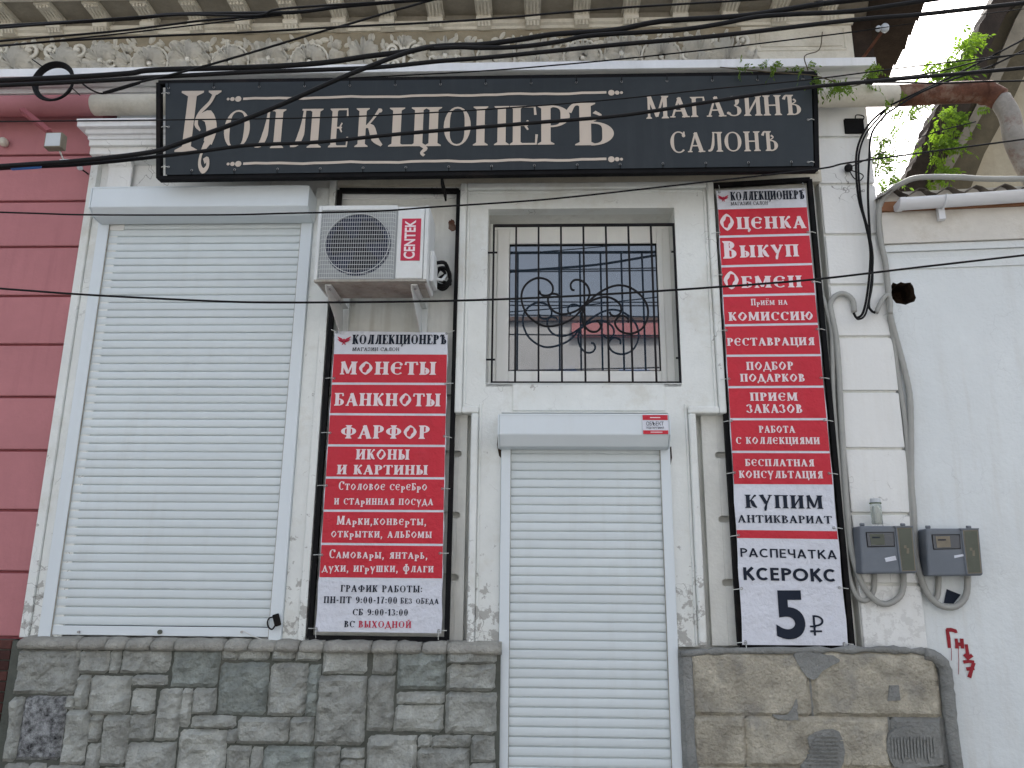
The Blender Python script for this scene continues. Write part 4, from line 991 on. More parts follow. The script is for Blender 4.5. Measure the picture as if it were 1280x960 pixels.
frame('banner_frame', 'tall black steel frame holding the right banner beside the electric meters', F2, YF, ((xa+xb)/2, YF, 1.16), .03)
YB = -.05
def banner(name, label, c4, Y, reds, bottom=None):
    t = thing(name, label, 'banner', ((c4[0].x+c4[1].x)/2, Y, c4[2].z), 'vertical banners beside the door')
    vs = []; fs = []; n1, n2 = 10, 60
    for j in range(n2+1):
        for i in range(n1+1):
            u, v = i/n1, j/n2; p = (c4[0]*(1-u)+c4[1]*u)*(1-v)+(c4[3]*(1-u)+c4[2]*u)*v
            e = .006*math.sin(v*math.pi*7+(u > .5))*(1 if i in (0, n1) else 0)*(1 if i == 0 else -1)
            vs.append((p.x+abs(e)*(1 if i == 0 else -1), Y, p.z))
    for j in range(n2):
        for i in range(n1): a = j*(n1+1)+i; fs.append((a, a+n1+1, a+n1+2, a+1))
    MB().add(vs, fs).build('sheet', M_banw, t)
    for (la, ra, lb, rb) in reds:       # y top left/right, bottom left/right in photo pixels along the sheet edges
        def edge(y, side):
            A, B = (c4[0], c4[3]) if side == 0 else (c4[1], c4[2])
            pa = None
            z = Uz(A_px(side, y), y, Y); v = (A.z-z)/(A.z-B.z); return A+(B-A)*v
        A_px = lambda s_, y: 480 if name == 'X' else (490 if Y else 0)
        pass
    return t
def redblock(t, c4, y_l0, y_r0, y_l1, y_r1, pxl, pxr, Y, m_=None):
    def edge(side, y, px):
        A, B = (c4[0], c4[3]) if side == 0 else (c4[1], c4[2]); z = Uz(px, y, Y); v = (A.z-z)/(A.z-B.z); p = A+(B-A)*v; p = p+Vector((.007 if side == 0 else -.007, 0, 0)); return Vector((p.x, Y-.0015, p.z))
    MB().add([edge(0, y_l0, pxl), edge(1, y_r0, pxr), edge(1, y_r1, pxr), edge(0, y_l1, pxl)], [(0, 3, 2, 1)]).build('red_panel', m_ or M_red, t)
c4 = [U(418, 413.5, YB), U(560.6, 415.6, YB), U(552.6, 791.6, YB), U(393.5, 789.4, YB)]
t = banner('banner', 'left red and white banner listing collectibles and opening hours, under the air conditioner', c4, YB, [])
seps = [(442.7, 443.3), (479.5, 480), (517.7, 518.5), (556.7, 557.5), (597, 598), (638.3, 639), (679.8, 681.2), (721.5, 723)]
for i in range(7):
    a, b = seps[i], seps[i+1]; g0 = 1.4 if i else 0; g1 = 1.4 if i < 6 else 0
    redblock(t, c4, a[0]+g0, a[1]+g0, b[0]-g1, b[1]-g1, 405, 556, YB)
YL = YB-.004
W_ = MB(); B_ = MB(); Rd = MB(); Gy = MB(); CUR = {id(W_): (M_pinkw, t), id(B_): (M_ink, t), id(Rd): (M_redink, t), id(Gy): (M_wire, t)}
sl = dict(T=.24, t=.07, D=1, gap=.08)
T2(W_, 'МОНЕТЫ', 425, 468, 545, 468.6, 452, YL, **sl); T2(W_, 'БАНКНОТЫ', 417.5, 507, 550.5, 508, 491.2, YL, **sl)
T2(W_, 'ФАРФОР', 425, 548, 537, 548.6, 531.4, YL, **sl); T2(W_, 'ИКОНЫ', 444.5, 574.2, 511.7, 574.6, 561.5, YL, **sl); T2(W_, 'И КАРТИНЫ', 420.8, 592.8, 534.6, 593.4, 581, YL, **sl)
sm = dict(T=.22, t=.085, D=1, gap=.12)
T2(W_, 'Столовое серебро', 423, 612.3, 534, 613, 601.6, YL, **sm); T2(W_, 'и старинная посуда', 417.4, 630.5, 541.4, 631.4, 619.6, YL, **sm)
T2(W_, 'Марки,конверты,', 421, 655.8, 533, 656.5, 644.8, YL, **sm); T2(W_, 'открытки, альбомы', 413.5, 671.5, 539.6, 672.5, 660.6, YL, **sm)
T2(W_, 'Самовары, янтарь,', 411.2, 697.6, 534.5, 698.6, 686.6, YL, **sm); T2(W_, 'духи, игрушки, флаги', 402.5, 714.4, 541.9, 715.4, 703.6, YL, **sm)
fin(W_, M_pinkw, t)
bl = dict(T=.2, t=.07, D=0, gap=.12)
T2(B_, 'ГРАФИК РАБОТЫ:', 425.5, 739.6, 528, 740.6, 731.2, YL, **bl); T2(B_, 'ПН-ПТ 9:00-17:00', 404.4, 753.8, 496.5, 754.6, 745.4, YL, **bl); T2(B_, 'без обеда', 500.5, 754.4, 548.3, 755, 745.4, YL, **bl)
T2(B_, 'СБ 9:00-13:00', 440.6, 769, 510, 769.6, 761, YL, **bl); T2(B_, 'ВС', 430, 784, 443.3, 784.1, 776, YL, **bl); T2(Rd, 'ВЫХОДНОЙ', 448, 784.3, 514, 785, 776, YL, **bl)
T2(B_, 'КОЛЛЕКЦИОНЕРЪ', 440, 430.2, 558.3, 430.2, 418.4, YL, T=.26, t=.07, D=0, gap=.06)
T2(Gy, 'МАГАЗИН САЛОН', 440.5, 438.6, 499, 438.8, 434.2, YL, T=.12, t=.09, D=0, gap=.1)
def bird(mb, x, y, w_, Y):
    c = U(x, y, Y); k_ = w_/190.0
    for s_ in (-1, 1):
        for (v, f) in rib([(0, -.05), (.25*s_, .12), (.5*s_, .32)], [.16, .2, .04])+rib([(.05*s_, -.1), (.3*s_, 0), (.48*s_, .12)], [.12, .12, .04])+rib([(0, -.1), (.12*s_, -.32)], [.1, .06]):
            mb.add([Vector((c.x+a*k_, Y-.0004-.0003*(s_+1), c.z+b*k_)) for a, b in v], f)
    for (v, f) in ball(0, .1, .07): mb.add([Vector((c.x+a*k_, Y-.0016, c.z+b*k_)) for a, b in v], f)
bird(Rd, 430, 426, 17, YL)
fin(B_, M_ink, t); fin(Rd, M_redink, t); fin(Gy, M_wire, t)
for (a, b, dx, dz) in ((421, 415.5, -.04, .02), (558.5, 417, .05, .02), (418, 473, -.06, .0), (412.7, 541, -.06, 0), (408, 607, -.06, 0), (402.5, 693.6, -.055, 0), (395.5, 785.5, -.05, 0), (395.6, 787, 0, -.05), (557.4, 479.8, .05, .003), (555.4, 545.4, .05, -.01),
                       (553, 611, .05, 0), (550, 691.5, .055, 0), (548.5, 788, .05, 0), (548.3, 789, 0, -.05)): tie(t, a, b, YB, dx, dz)
# right banner
c4 = [U(895, 238.3, YB), U(1007.5, 235, YB), U(1061, 807, YB), U(927.7, 806, YB)]
t = banner('banner', 'right red and white banner of buying, repair and photocopying services, with the large price 5', c4, YB, [])
seps = [(262, 259), (296, 293), (333, 330), (369.8, 367.4), (406.8, 404.8), (444.8, 443.9), (484, 483.3), (524, 524), (564.8, 565.2), (605, 605.6)]
for i in range(9):
    a, b = seps[i], seps[i+1]; g0 = 1.4 if i else 0; g1 = 1.4 if i < 8 else 0
    redblock(t, c4, a[0]+g0, a[1]+g0, b[0]-g1, b[1]-g1, 910, 1030, YB)
redblock(t, c4, 662.5, 664, 672.5, 674, 922, 1045, YB)
W_ = MB(); B_ = MB(); Rd = MB(); Gy = MB(); CUR = {id(W_): (M_pinkw, t), id(B_): (M_ink, t), id(Rd): (M_redink, t), id(Gy): (M_wire, t)}
T2(B_, 'КОЛЛЕКЦИОНЕРЪ', 913.2, 250.8, 1006, 248.5, 240, YL, T=.26, t=.07, D=0, gap=.06); T2(Gy, 'МАГАЗИН САЛОН', 913.7, 256.8, 960, 255.7, 252.5, YL, T=.12, t=.09, gap=.1); bird(Rd, 904, 248, 14, YL)
sv = dict(T=.24, t=.075, D=1, gap=.1)
def T3(s, x0, y0, x1, y1, yt, kw): T2(W_, s, x0, y0, x1, y1, yt, YL, **kw)
T3('О', 900, 288, 919, 288, 267.5, sv); T3('ЦЕНКА', 921, 286.5, 1008, 285, 271.5, sv)
T3('В', 904, 323.3, 922, 323, 301.5, sv); T3('ЫКУП', 925, 322, 999, 320.5, 307, sv)
T3('О', 904.6, 361.5, 925, 361, 339.5, sv); T3('БМЕН', 927, 360, 1003, 359, 345.5, sv)
T3('Приём на', 938.8, 381.7, 984.5, 380.8, 373.6, sm)
T3('КОМИССИЮ', 910.8, 401, 1017, 400, 390.4, sv)
T3('РЕСТАВРАЦИЯ', 909, 432.3, 1018.5, 431.4, 422.6, sv)
T3('ПОДБОР', 933, 462.5, 992, 462.2, 452.4, sv); T3('ПОДАРКОВ', 925.4, 477, 1006.5, 477, 467.4, sv)
T3('ПРИЕМ', 937.7, 501, 997.3, 501, 490.8, sv); T3('ЗАКАЗОВ', 933.8, 516, 1003.5, 516.2, 505.3, sv)
T3('РАБОТА', 948.8, 540.8, 994, 541, 532.2, sv); T3('С КОЛЛЕКЦИЯМИ', 920, 554.8, 1025, 555.2, 546.3, sv)
T3('БЕСПЛАТНАЯ', 931.5, 582.5, 1018, 583, 573.8, sv); T3('КОНСУЛЬТАЦИЯ', 923.8, 597.4, 1029, 598, 588.3, sv)
fin(W_, M_pinkw, t)
T2(B_, 'КУПИМ', 931.6, 634.8, 1029.4, 636, 618.3, YL, T=.22, t=.06, gap=.1); T2(B_, 'АНТИКВАРИАТ', 922.4, 653, 1040.4, 654.5, 643.6, YL, T=.19, t=.07, gap=.08)
fin(B_, M_ink, t); fin(Rd, M_redink, t); fin(Gy, M_wire, t)
def T4(s, x0, y0, x1, y1, yt, bold):
    a, b = U(x0, y0, YL), U(x1, y1, YL); h = Uz(x0, yt, YL)-a.z
    quadtext_builtin('lettering', s, 0, 1, 0, 1, 0, M_ink, t, bold, tf=lambda u, v: Vector((a.x+(b.x-a.x)*u, YL-.0004, a.z+(b.z-a.z)*u+h*v)), each=True)
def sans(ch, w_):
    v = lambda x, a=0, b=1: [([(x-w_/2, a), (x+w_/2, a), (x+w_/2, b), (x-w_/2, b)], [(0, 1, 2, 3)])]
    hb = lambda a, b, y: [([(a, y-w_*.45), (b, y-w_*.45), (b, y+w_*.45), (a, y+w_*.45)], [(0, 1, 2, 3)])]
    e = w_*.45; x = w_/2
    return {'Р': (v(x)+arc(x+.15, .72, .40, .28, -90, 90, w_, w_*.9)+hb(x, x+.16, 1-e)+hb(x, x+.16, .44+e), .60), 'А': (rib([(.07, 0), (.40, 1)], [w_]*2)+rib([(.40, 1), (.73, 0)], [w_]*2)+hb(.2, .6, .28), .80),
        'С': (arc(.45, .5, .45, .5, 48, 312, w_, w_*.9), .78), 'П': (v(x)+v(.62)+hb(x, .62, 1-e), .62+x), 'Е': (v(x)+hb(x, .56, 1-e)+hb(x, .52, .52)+hb(x, .56, e), .58),
        'Ч': (v(.58)+rib([(x, 1), (x, .66), (.2, .46), (.58, .44)], [w_]*4), .58+x), 'Т': (v(.36)+hb(0, .72, 1-e), .72), 'К': (v(x)+rib([(x, .42), (.62, 1)], [w_]*2)+rib([(.24, .60), (.66, 0)], [w_*1.1]*2), .70), 'О': (arc(.5, .5, .5, .5, 0, 360, w_, w_*.9), 1.0)}[ch]
def TS(s_, x0, y0, x1, y1, yt, w_, gap):
    a, b = U(x0, y0, YL), U(x1, y1, YL); h = Uz(x0, yt, YL)-a.z; gl_ = []; tot = 0
    for ch in s_:
        p_, ww = sans(ch, w_); gl_.append((tot, p_)); tot += ww+gap
    tot -= gap
    for (x_, p_) in gl_:
        mb = MB()
        for k_, (v, f) in enumerate(p_): mb.add([a+(b-a)*((x_+q_[0])/tot)+Vector((0, -.0004-k_*.00022, h*q_[1])) for q_ in v], f)
        mb.build('letter', M_ink, t)
TS('РАСПЕЧАТКА', 925.8, 696, 1046, 699, 685, .17, .16); TS('КСЕРОКС', 929.7, 725, 1045, 727.4, 709, .21, .14); T4('5', 971.5, 796, 1008, 796, 738, .03)
a = U(1017.5, 794.5, YL); hR = Uz(1017.5, 769, YL)-a.z; m = MB()
for k_, (v, f) in enumerate([([(-.0, 0), (.11, 0), (.11, 1), (0, 1)], [(0, 1, 2, 3)])]+arc(.12, .72, .42, .28, -92, 92, .11, .09)+[([(-.17, .40), (.15, .40), (.15, .49), (-.17, .49)], [(0, 1, 2, 3)]), ([(-.17, .17), (.42, .17), (.42, .26), (-.17, .26)], [(0, 1, 2, 3)])]):
    m.add([Vector((a.x+x*hR, YL-.0005-k_*.0003, a.z+y*hR)) for x, y in v], f)
m.build('lettering', M_ink, t)
for (a, b) in ((899, 291), (902, 343.7), (908, 413), (911, 473.5), (914, 526), (917.8, 590.8), (923, 669), (926.8, 735.6), (931.5, 802)): tie(t, a, b, YB, -.055, -.008)
for (a, b) in ((1009.6, 290.4), (1015.5, 352.5), (1021, 411.5), (1026, 472.5), (1030.4, 525.6), (1036, 591.7), (1042, 659.6), (1049, 734.5), (1055, 804)): tie(t, a, b, YB, .055, -.006)
for (a, b) in ((899, 240.5), (1004, 237.5)): tie(t, a, b, YB, 0, .055)
for (a, b) in ((932, 804), (1055, 805)): tie(t, a, b, YB, 0, -.05)

# ------------------------------------------------------------------ pipe under the ledge
YP = -.13
pipe = thing('gutter_pipe', 'long horizontal pipe under the cornice, pink at left, cream, then rusty at right', 'pipe', (-.5, YP, 4.85))
zc = Uz(60, 132.3, YP); pr_ = (Uz(60, 120.6, YP)-Uz(60, 144, YP))/2*.97
xj = UX(118, 130, YP); xk = UX(1120, 117, YP)
for nm, a, b, mt in (('pink_length', XL, xj, M_pink), ('cream_length', xj, xk, M_cream)):
    MB().tube([(a, YP, zc), (b, YP, zc)], pr_ if nm[0] == 'p' else pr_*.99, 20).build(nm, mt, pipe, True)
zr = Uz(1180, 116, YP)
ep = [U(1120, 117, YP), U(1200, 115.5, YP), U(1232, 116, YP-.02), U(1250, 124, YP-.05), U(1262, 145, YP-.07), U(1268, 175, YP-.07), U(1281, 205, YP-.02), U(1300, 240, YP+.02)]
ep[0].z = zc
MB().tube(spline(ep[:4], 6), pr_*1.0, 18).build('rusty_length', M_rust, pipe, True)
MB().tube(spline(ep[3:], 6), pr_*.88, 18).build('elbow', M_flake, pipe, True)
for a in (1180, 1213, 1252): 
    pass
MB().tube([ep[2]+Vector((-.02, 0, 0)), ep[2]+Vector((.03, 0, 0))], pr_*1.1, 18).build('collar', M_rust, pipe, True)

# ------------------------------------------------------------------ small things on the pink wall
c = U(66.5, 175, -.42)
fl = thing('floodlight', 'small pale square floodlight on a pink arm, hung from the pink pipe', 'lamp', (c.x, -.3, c.z))
a, b = U(28, 138, -.25), U(62, 165, -.38)
MB().tube([a, b], .024, 4).build('arm', M_pinkg, fl)
a, b, c_, d_ = U(57, 165.5, -.42), U(78, 165, -.42), U(76, 183.5, -.42), U(54, 184, -.42)
MB().prism([a, b, c_, d_], (0, .06, 0)).build('housing', M_wood, fl, bev=.005)
hs_o = [o_ for o_ in fl.children if o_.name.startswith('housing')][0]
MB().prism([a+(c_-a)*.07+Vector((0, -.003, 0)), b+(d_-b)*.07+Vector((0, -.003, 0)), c_+(a-c_)*.07+Vector((0, -.003, 0)), d_+(b-d_)*.07+Vector((0, -.003, 0))], (0, .002, 0)).build('lens', M_lamp, hs_o)
MB().tube(spline([U(73, 184, -.38), U(76, 192, -.35), U(79, 199, -.3)], 4), .006, 6).build('wire', M_tie, fl)
c = U(83, 201.5, -.35); jb = thing('junction_box', 'small white junction box on the cables below the floodlight', 'junction box', (c.x, -.35, c.z))
MB().box(c.x-.045, c.x+.045, -.36, -.31, c.z-.012, c.z+.012).build('body', M_box, jb, bev=.004)
c = U(100, 210, -.1); ins = thing('insulator', 'small white porcelain insulator low on the pink wall', 'insulator', (c.x, -.1, c.z))
MB().disc_ball((c.x, -.1, c.z), .022, .022, .018).disc_ball((c.x-.02, -.08, c.z+.018), .015, .02, .014).build('porcelain', M_lamp, ins, True)
MB().tube([(c.x, -.09, c.z), (c.x, .02, c.z+.01)], .006, 5).build('pin', M_iron, ins)
c = U(2, 175, -.06); ob = thing('wall_lamp', 'pale round fitting on the pink wall at the left edge', 'wall fitting', (c.x, -.06, c.z))
MB().disc_ball((c.x-.005, -.03, c.z), .03, .04, .035, 12, 8).build('globe', M_cream, ob, True)
# cable coil
c = U(69, 104, -.30); co = thing('cable_coil', 'round coil of spare black cable hanging over the pink pipe', 'cable coil', (c.x, -.3, c.z))
m = MB()
for q in range(4):
    rr = .128+q*.006
    m.tube([(c.x+rr*math.cos(2*math.pi*i/36)*(1+.02*math.sin(i+q)), -.30-q*.008, c.z+rr*1.05*math.sin(2*math.pi*i/36)) for i in range(36)], .0085, 6, closed=True)
for s_ in ((40, 74, 54, 84), (90, 110, 100, 119)): m.tube([U(s_[0], s_[1], -.33), U(s_[2], s_[3], -.33)], .004, 5)
m.build('loops', M_wire, co, True)

# ------------------------------------------------------------------ right hand wall, turned a little towards the street
TH = R_(4.9); RP = Vector((2.372, .03, 0)); RD = Vector((math.cos(TH), -math.sin(TH), 0)); RN = Vector((-math.sin(TH), -math.cos(TH), 0))
def RW(px, py, off=0.0):
    d = ray(px, py); p0 = RP+RN*off; k_ = (p0-CAM).dot(RN)/d.dot(RN); return CAM+d*k_
def rs(p): return (p-RP).dot(RD)
tfR = lambda v: RP+RD*v.x+RN*v.y+Vector((0, 0, v.z))      # (along, out, up)
rw = thing('white_side_wall', 'whitewashed low wall with stepped moulding at the right, between the shop and the frame edge', 'wall', tuple(RP))
ztop = RW(1180, 248).z+.02
hp = RW(1130, 368); hs_, hz_ = rs(hp), hp.z
m = MB()
A_, B2 = hs_-.14, hs_+.14; C_, D_ = hz_-.14, hz_+.14
for a in ((0, A_, 0, ztop), (B2, 4.0, 0, ztop), (A_, B2, 0, C_), (A_, B2, D_, ztop)): m.box(a[0], a[1], -.25, 0, a[2], a[3], tfR)
m.build('wall', M_rwall, rw)
hole = [(1116, 353), (1121, 355), (1126, 352.5), (1131, 354), (1138, 353), (1141, 357), (1142.5, 361), (1143, 367), (1145, 372), (1143, 377), (1138, 378.5), (1132, 381), (1127, 380), (1120, 379), (1116, 374), (1114, 368), (1114.5, 362), (1114, 357)]
HP = [RW(a, b) for a, b in hole]; n = len(HP); sq = []
cs, cz2 = hs_, hz_
for p in HP:
    a = math.atan2(p.z-cz2, rs(p)-cs); tt = .14/max(abs(math.cos(a)), abs(math.sin(a))); sq.append(RP+RD*(cs+tt*math.cos(a))+Vector((0, 0, cz2+tt*math.sin(a))))
vs = sq+HP+[p-RN*.16 for p in HP]; fs = [(i, (i+1) % n, n+(i+1) % n, n+i) for i in range(n)]
corn = [(cs-.14, cz2-.14), (cs-.14, cz2+.14), (cs+.14, cz2+.14), (cs+.14, cz2-.14)]
for (a, b) in corn:
    vs.append(RP+RD*a+Vector((0, 0, b))); P3 = vs[-1]
    ds = sorted(range(n), key=lambda i: (sq[i]-P3).length)[:2]; fs.append((ds[0], ds[1], len(vs)-1))
MB().add(vs, fs).build('wall_face', M_rwall, rw)
MB().add(HP+[p-RN*.2 for p in HP]+[sum(HP, Vector())/n-RN*.2], [(i, (i+1) % n, n+(i+1) % n, n+i) for i in range(n)]+[(n+i, n+(i+1) % n, 2*n) for i in range(n)]).build('hole_lining', M_hole, rw)
zA = RW(1106, 306.5, .05).z; zB = RW(1106, 316, .03).z; zC = RW(1106, 324, .02).z; zD = RW(1108, 337, .01).z
MB().xprof([(-.01, zA+.004), (.07, zA+.004), (.07, ztop-.03), (.09, ztop), (-.01, ztop)], .0, 4, tfR).build('moulding', M_rmould, rw)
MB().xprof([(-.01, zB), (.045, zB), (.05, zA), (-.01, zA)], .0, 4, tfR).build('moulding', M_rwall, rw)
MB().xprof([(-.01, zD), (.012, zD), (.02, zC), (.03, zB-.003), (-.01, zB-.003)], .0, 4, tfR).build('moulding', M_rwall, rw)
# corrugated sheet roof on top of that wall
zr_ = RW(1220, 243, .12).z+.02
m = MB(); vs = []; n = 110; L_ = 4.0; pts_f = []
for j, (out_, zz_) in enumerate(((.16, 0), (-1.4, .42))):
    for lay in (0, 1):
        for i in range(n+1):
            s_ = L_*i/n; z = zr_+zz_+.026*math.cos(2*math.pi*(s_-.27)/.178)+(.006 if lay else 0)
            vs.append(tfR(Vector((s_-.02, out_, z))))
k_ = n+1
fs = []
for i in range(n):
    fs += [(i, i+1, 2*k_+i+1, 2*k_+i), (k_+i, 2*k_+k_+i, 2*k_+k_+i+1, k_+i+1), (i, k_+i, k_+i+1, i+1), (2*k_+i, 2*k_+i+1, 3*k_+i+1, 3*k_+i)]
cr = thing('corrugated_roof', 'weathered corrugated sheet roof edge behind the white gutter', 'roof', tuple(tfR(Vector((1, 0, zr_)))))
MB().add(vs, fs).build('sheet', M_slate, cr, True)
MB().box(0.0, 4, .02, .10, zr_-.10, zr_-.035, tfR).build('eave_board', M_gbr, cr)
# gutter
a, b = RW(1121, 256, .16), RW(1282, 245, .16)
gt = thing('rain_gutter', 'white plastic rain gutter along the eave at the right', 'gutter', tuple(a))
dirg = (b-a).normalized(); rg = (RW(1200, 240, .16)-RW(1200, 262, .16)).length/2
m = MB(); prof = []
for i in range(13):
    q = math.pi+math.pi*i/12; prof.append((math.cos(q)*rg, math.sin(q)*rg*.9))
prof2 = prof+[(x*.93, z*.93) for x, z in prof[::-1]]
prof2 = [(x, z+.02) for x, z in prof2]
A3 = [a+RN*x+Vector((0, 0, z)) for x, z in prof2]; B3 = [a+dirg*3.5+RN*x+Vector((0, 0, z)) for x, z in prof2]; n = len(prof2)
MB().add(A3+B3, [(i, (i+1) % n, n+(i+1) % n, n+i) for i in range(n)]).build('trough', M_gutter, gt, True)
MB().prism([p+Vector((0, 0, 0)) for p in [a+RN*x*1.1+Vector((0, 0, z*1.1+.02)) for x, z in prof]], dirg*.035-Vector((0, 0, 0))).build('end_cap', M_gutter, gt)
for pxx in (1178, 1400):
    c = RW(pxx, 250, .16); tt = (c-a).dot(dirg); c = a+dirg*tt
    pp = [c+RN*x*1.08+Vector((0, 0, z*1.08+.02)) for x, z in prof]; MB().tube(pp, .008, 5).build('bracket', M_gutter, gt)
    MB().box(rs(c)-.02, rs(c)+.02, .09, .13, c.z-.11, c.z-.02, tfR).build('clip', M_gutter, gt)
# gabled house behind
gh = thing('gabled_house', 'beige gabled house behind the gutter at the upper right, with dark ragged roof edge', 'house', (4, 3, 0))
def ZD(l): return [(x/3.368+900, y/3.368) for x, y in l]
def gpoly(name, l, Y, th, m_):
    pts = [U(a, b, Y) for a, b in ZD(l)]; return MB().prism(pts, (0, th, 0)).build(name, m_, gh)
MB().box(UX(1125, 262, 2.6)+.15, 9, 2.62, 7, 0, 4.2).build('rear_wall', M_beige, gh)
gpoly('gable_wall', [(960, 900), (1180, 440), (1300, 200), (1330, 160), (1700, 160), (1700, 1100), (960, 1100)], 2.6, .3, M_beige)
gpoly('roof_underside', [(1165, -90), (1085, 200), (1050, 330), (900, 600), (800, 790), (800, 860), (1020, 880), (1180, 480), (1330, 130), (1340, -90)], 2.32, .02, M_wood2)
gpoly('soffit_board', [(900, 830), (1130, 440), (1200, 300), (1280, 150), (1340, 100), (1340, 190), (1210, 470), (1030, 800), (1000, 860)], 2.35, .12, M_wood2)
gpoly('barge_board', [(860, 830), (1050, 500), (1130, 345), (1245, 80), (1290, 0), (1340, -60), (1340, 60), (1230, 230), (1150, 400), (960, 740), (910, 860)], 2.2, .05, M_wood)
ed = [(740, 850), (760, 775), (782, 745), (790, 722), (802, 715), (812, 690), (824, 680), (830, 655), (842, 640), (850, 610), (862, 598), (868, 560), (884, 530), (886, 505), (902, 485), (910, 455), (938, 420), (945, 395), (975, 350), (990, 320), (1010, 290), (1020, 260), (1045, 215), (1060, 200), (1068, 165), (1085, 140), (1095, 100), (1118, 70), (1125, 40), (1150, 0), (1185, -70)]
MB_ = [(1330, -120), (1300, -40), (1225, 20), (1130, 210), (1120, 330), (1060, 440), (960, 600), (870, 760), (840, 850)]
gpoly('roof_edge', ed+MB_, 2.05, .25, M_eave)

# ------------------------------------------------------------------ graffiti, sticker
gf = thing('graffiti', 'small red sprayed letters with an arrow and a 7 on the white wall', 'graffiti', tuple(RW(1200, 815, .003)))
def gl(pts, w_):
    P3 = [RW(x/3.2+1020, y/3.2+560, .003) for x, y in pts]; n = len(P3); L1 = []; L2 = []
    for i, p in enumerate(P3):
        t_ = P3[min(i+1, n-1)]-P3[max(i-1, 0)]; nn = t_.cross(RN).normalized()*w_*random.uniform(.85, 1.15); L1.append(p+nn); L2.append(p-nn)
    gl.k += 1
    return MB().add([p+RN*.0004*gl.k for p in L1+L2], [(i, i+1, n+i+1, n+i) for i in range(n-1)])
gl.k = 0
for nm, ls in (('letter', [[(524, 725), (530, 760), (534, 800)], [(522, 728), (540, 727), (558, 732), (560, 740)]]), ('letter', [[(560, 762), (563, 782), (564, 802)], [(562, 783), (580, 786)], [(582, 762), (584, 785), (586, 802)]]),
               ('arrow', [[(600, 785), (604, 810), (608, 838)], [(592, 825), (606, 842), (624, 828)]]), ('digit', [[(588, 856), (610, 853), (632, 856)], [(630, 858), (622, 885), (612, 918)], [(600, 884), (632, 880)]])):
    for l in ls: gl(l, .0105).build(nm, M_graf, gf)
for l in ([(540, 800), (541, 830), (540, 850)], [(568, 802), (570, 850), (569, 905)]): gl(l, .0018).build('drip', M_graf, gf)
sb = [RW(x/6+1050, y/6+610, .006) for x, y in ((800, 758), (905, 800), (850, 868), (778, 862))]
sk = MB().prism(sb, RN*.002).build('black_sticker', M_ink); tag(sk, 'small crumpled black sticker under the right meter box', 'sticker')

# ------------------------------------------------------------------ electric meters
def ZM(l): return [(x/6+1050, y/6+610) for x, y in l]
def meter(label, fn, off, sh, scx):
    t = thing('meter_box', label, 'electric meter', tuple(fn(1105+sh, 718, 0)), 'grey electric meter boxes')
    pf = [(x+scx[0], y+scx[1]) for x, y in ((148, 285), (545, 285), (582, 640), (168, 645))]
    front = [fn(a, b, .14) for a, b in ZM(pf)]; nrm = RN if fn is RW else Vector((0, -1, 0))
    fr = [p for p in front]
    MB().prism(fr, -nrm*.135).build('body', M_meter, t, bev=.014, seg=3)
    def q(l, o_, th, m_, nm, bev=0):
        pts = [fn(a, b, o_) for a, b in ZM([(x+scx[0], y+scx[1]) for x, y in l])]; return MB().prism(pts, -nrm*th).build(nm, m_, t, bev=bev)
    q([(192, 330), (405, 328), (412, 440), (205, 445)], .1415, .004, M_black, 'window_rim', .0)
    q([(200, 336), (400, 334), (406, 434), (212, 438)], .1425, .002, M_mglass, 'window')
    q([(222, 345), (330, 343), (338, 425), (236, 430)], .1435, .001, M_cover if scx[0] == 0 else M_wood, 'meter_dial')
    q([(240, 366), (300, 365), (301, 376), (241, 377)], .1445, .001, M_ink, 'counter')
    q([(415, 290), (548, 288), (578, 630), (455, 632)], .150, .012, M_meter, 'cover_frame', .004)
    q([(428, 300), (540, 298), (572, 622), (466, 625)], .152, .004, M_wood, 'cover_edge', .002)
    q([(437, 306), (532, 304), (562, 615), (470, 618)], .1535, .003, M_cover, 'cover')
    q([(410, 284), (548, 283), (550, 292), (412, 295)], .158, .03, M_meter, 'hinge_lip')
    for x, y in ((165, 275), (470, 276)): 
        c = fn((x+scx[0])/6+1050, (y+scx[1])/6+610, .08); MB().tube([c-Vector((.012, 0, 0)), c+Vector((.012, 0, 0))], .01, 8).build('hinge', M_meter, t)
    for x, y in ((480, 430), (500, 470), (500, 450)): q([(x, y), (x+18, y), (x+19, y+22), (x+1, y+22)], .1545, .001, M_wood, 'print')
    if scx[0] == 0: q([(335, 525), (415, 508), (424, 540), (345, 555)], .1425, .001, M_banw, 'label_sticker')
    else: q([(362, 488), (430, 478), (440, 492), (365, 508)], .1425, .001, M_banw, 'label_sticker')
    return t
fU = lambda a, b, o_: U(a, b, -o_)
meter('grey electric meter box on the shop pilaster with a glass jar on top', fU, .14, 0, (0, 0))
meter('grey electric meter box on the white side wall, the right one of the two', RW, .14, 84, (494, 18))
c = U(1096.8, 655, -.09)
j = thing('glass_jar', 'glass jar with a white lid standing on the left meter box', 'jar', (c.x, -.09, c.z))
jr = .033; jz = Uz(1096, 656, -.09)+.003; jh = (Uz(1096, 623, -.09)-jz)
prj = [(0, 0), (jr*.9, 0), (jr, .01), (jr, jh*.72), (jr*.88, jh*.8), (jr*.88, jh*.84)]
vs = []; fs = []; n = 20
for (r_, z_) in prj[1:]:
    for i in range(n): vs.append((c.x+r_*math.cos(2*math.pi*i/n), -.09+r_*math.sin(2*math.pi*i/n), jz+z_))
for k_ in range(len(prj)-2):
    for i in range(n): fs.append((k_*n+i, k_*n+(i+1) % n, (k_+1)*n+(i+1) % n, (k_+1)*n+i))
fs.append(tuple(range(n-1, -1, -1)))
MB().add(vs, fs).build('glass', M_jar, j, True)
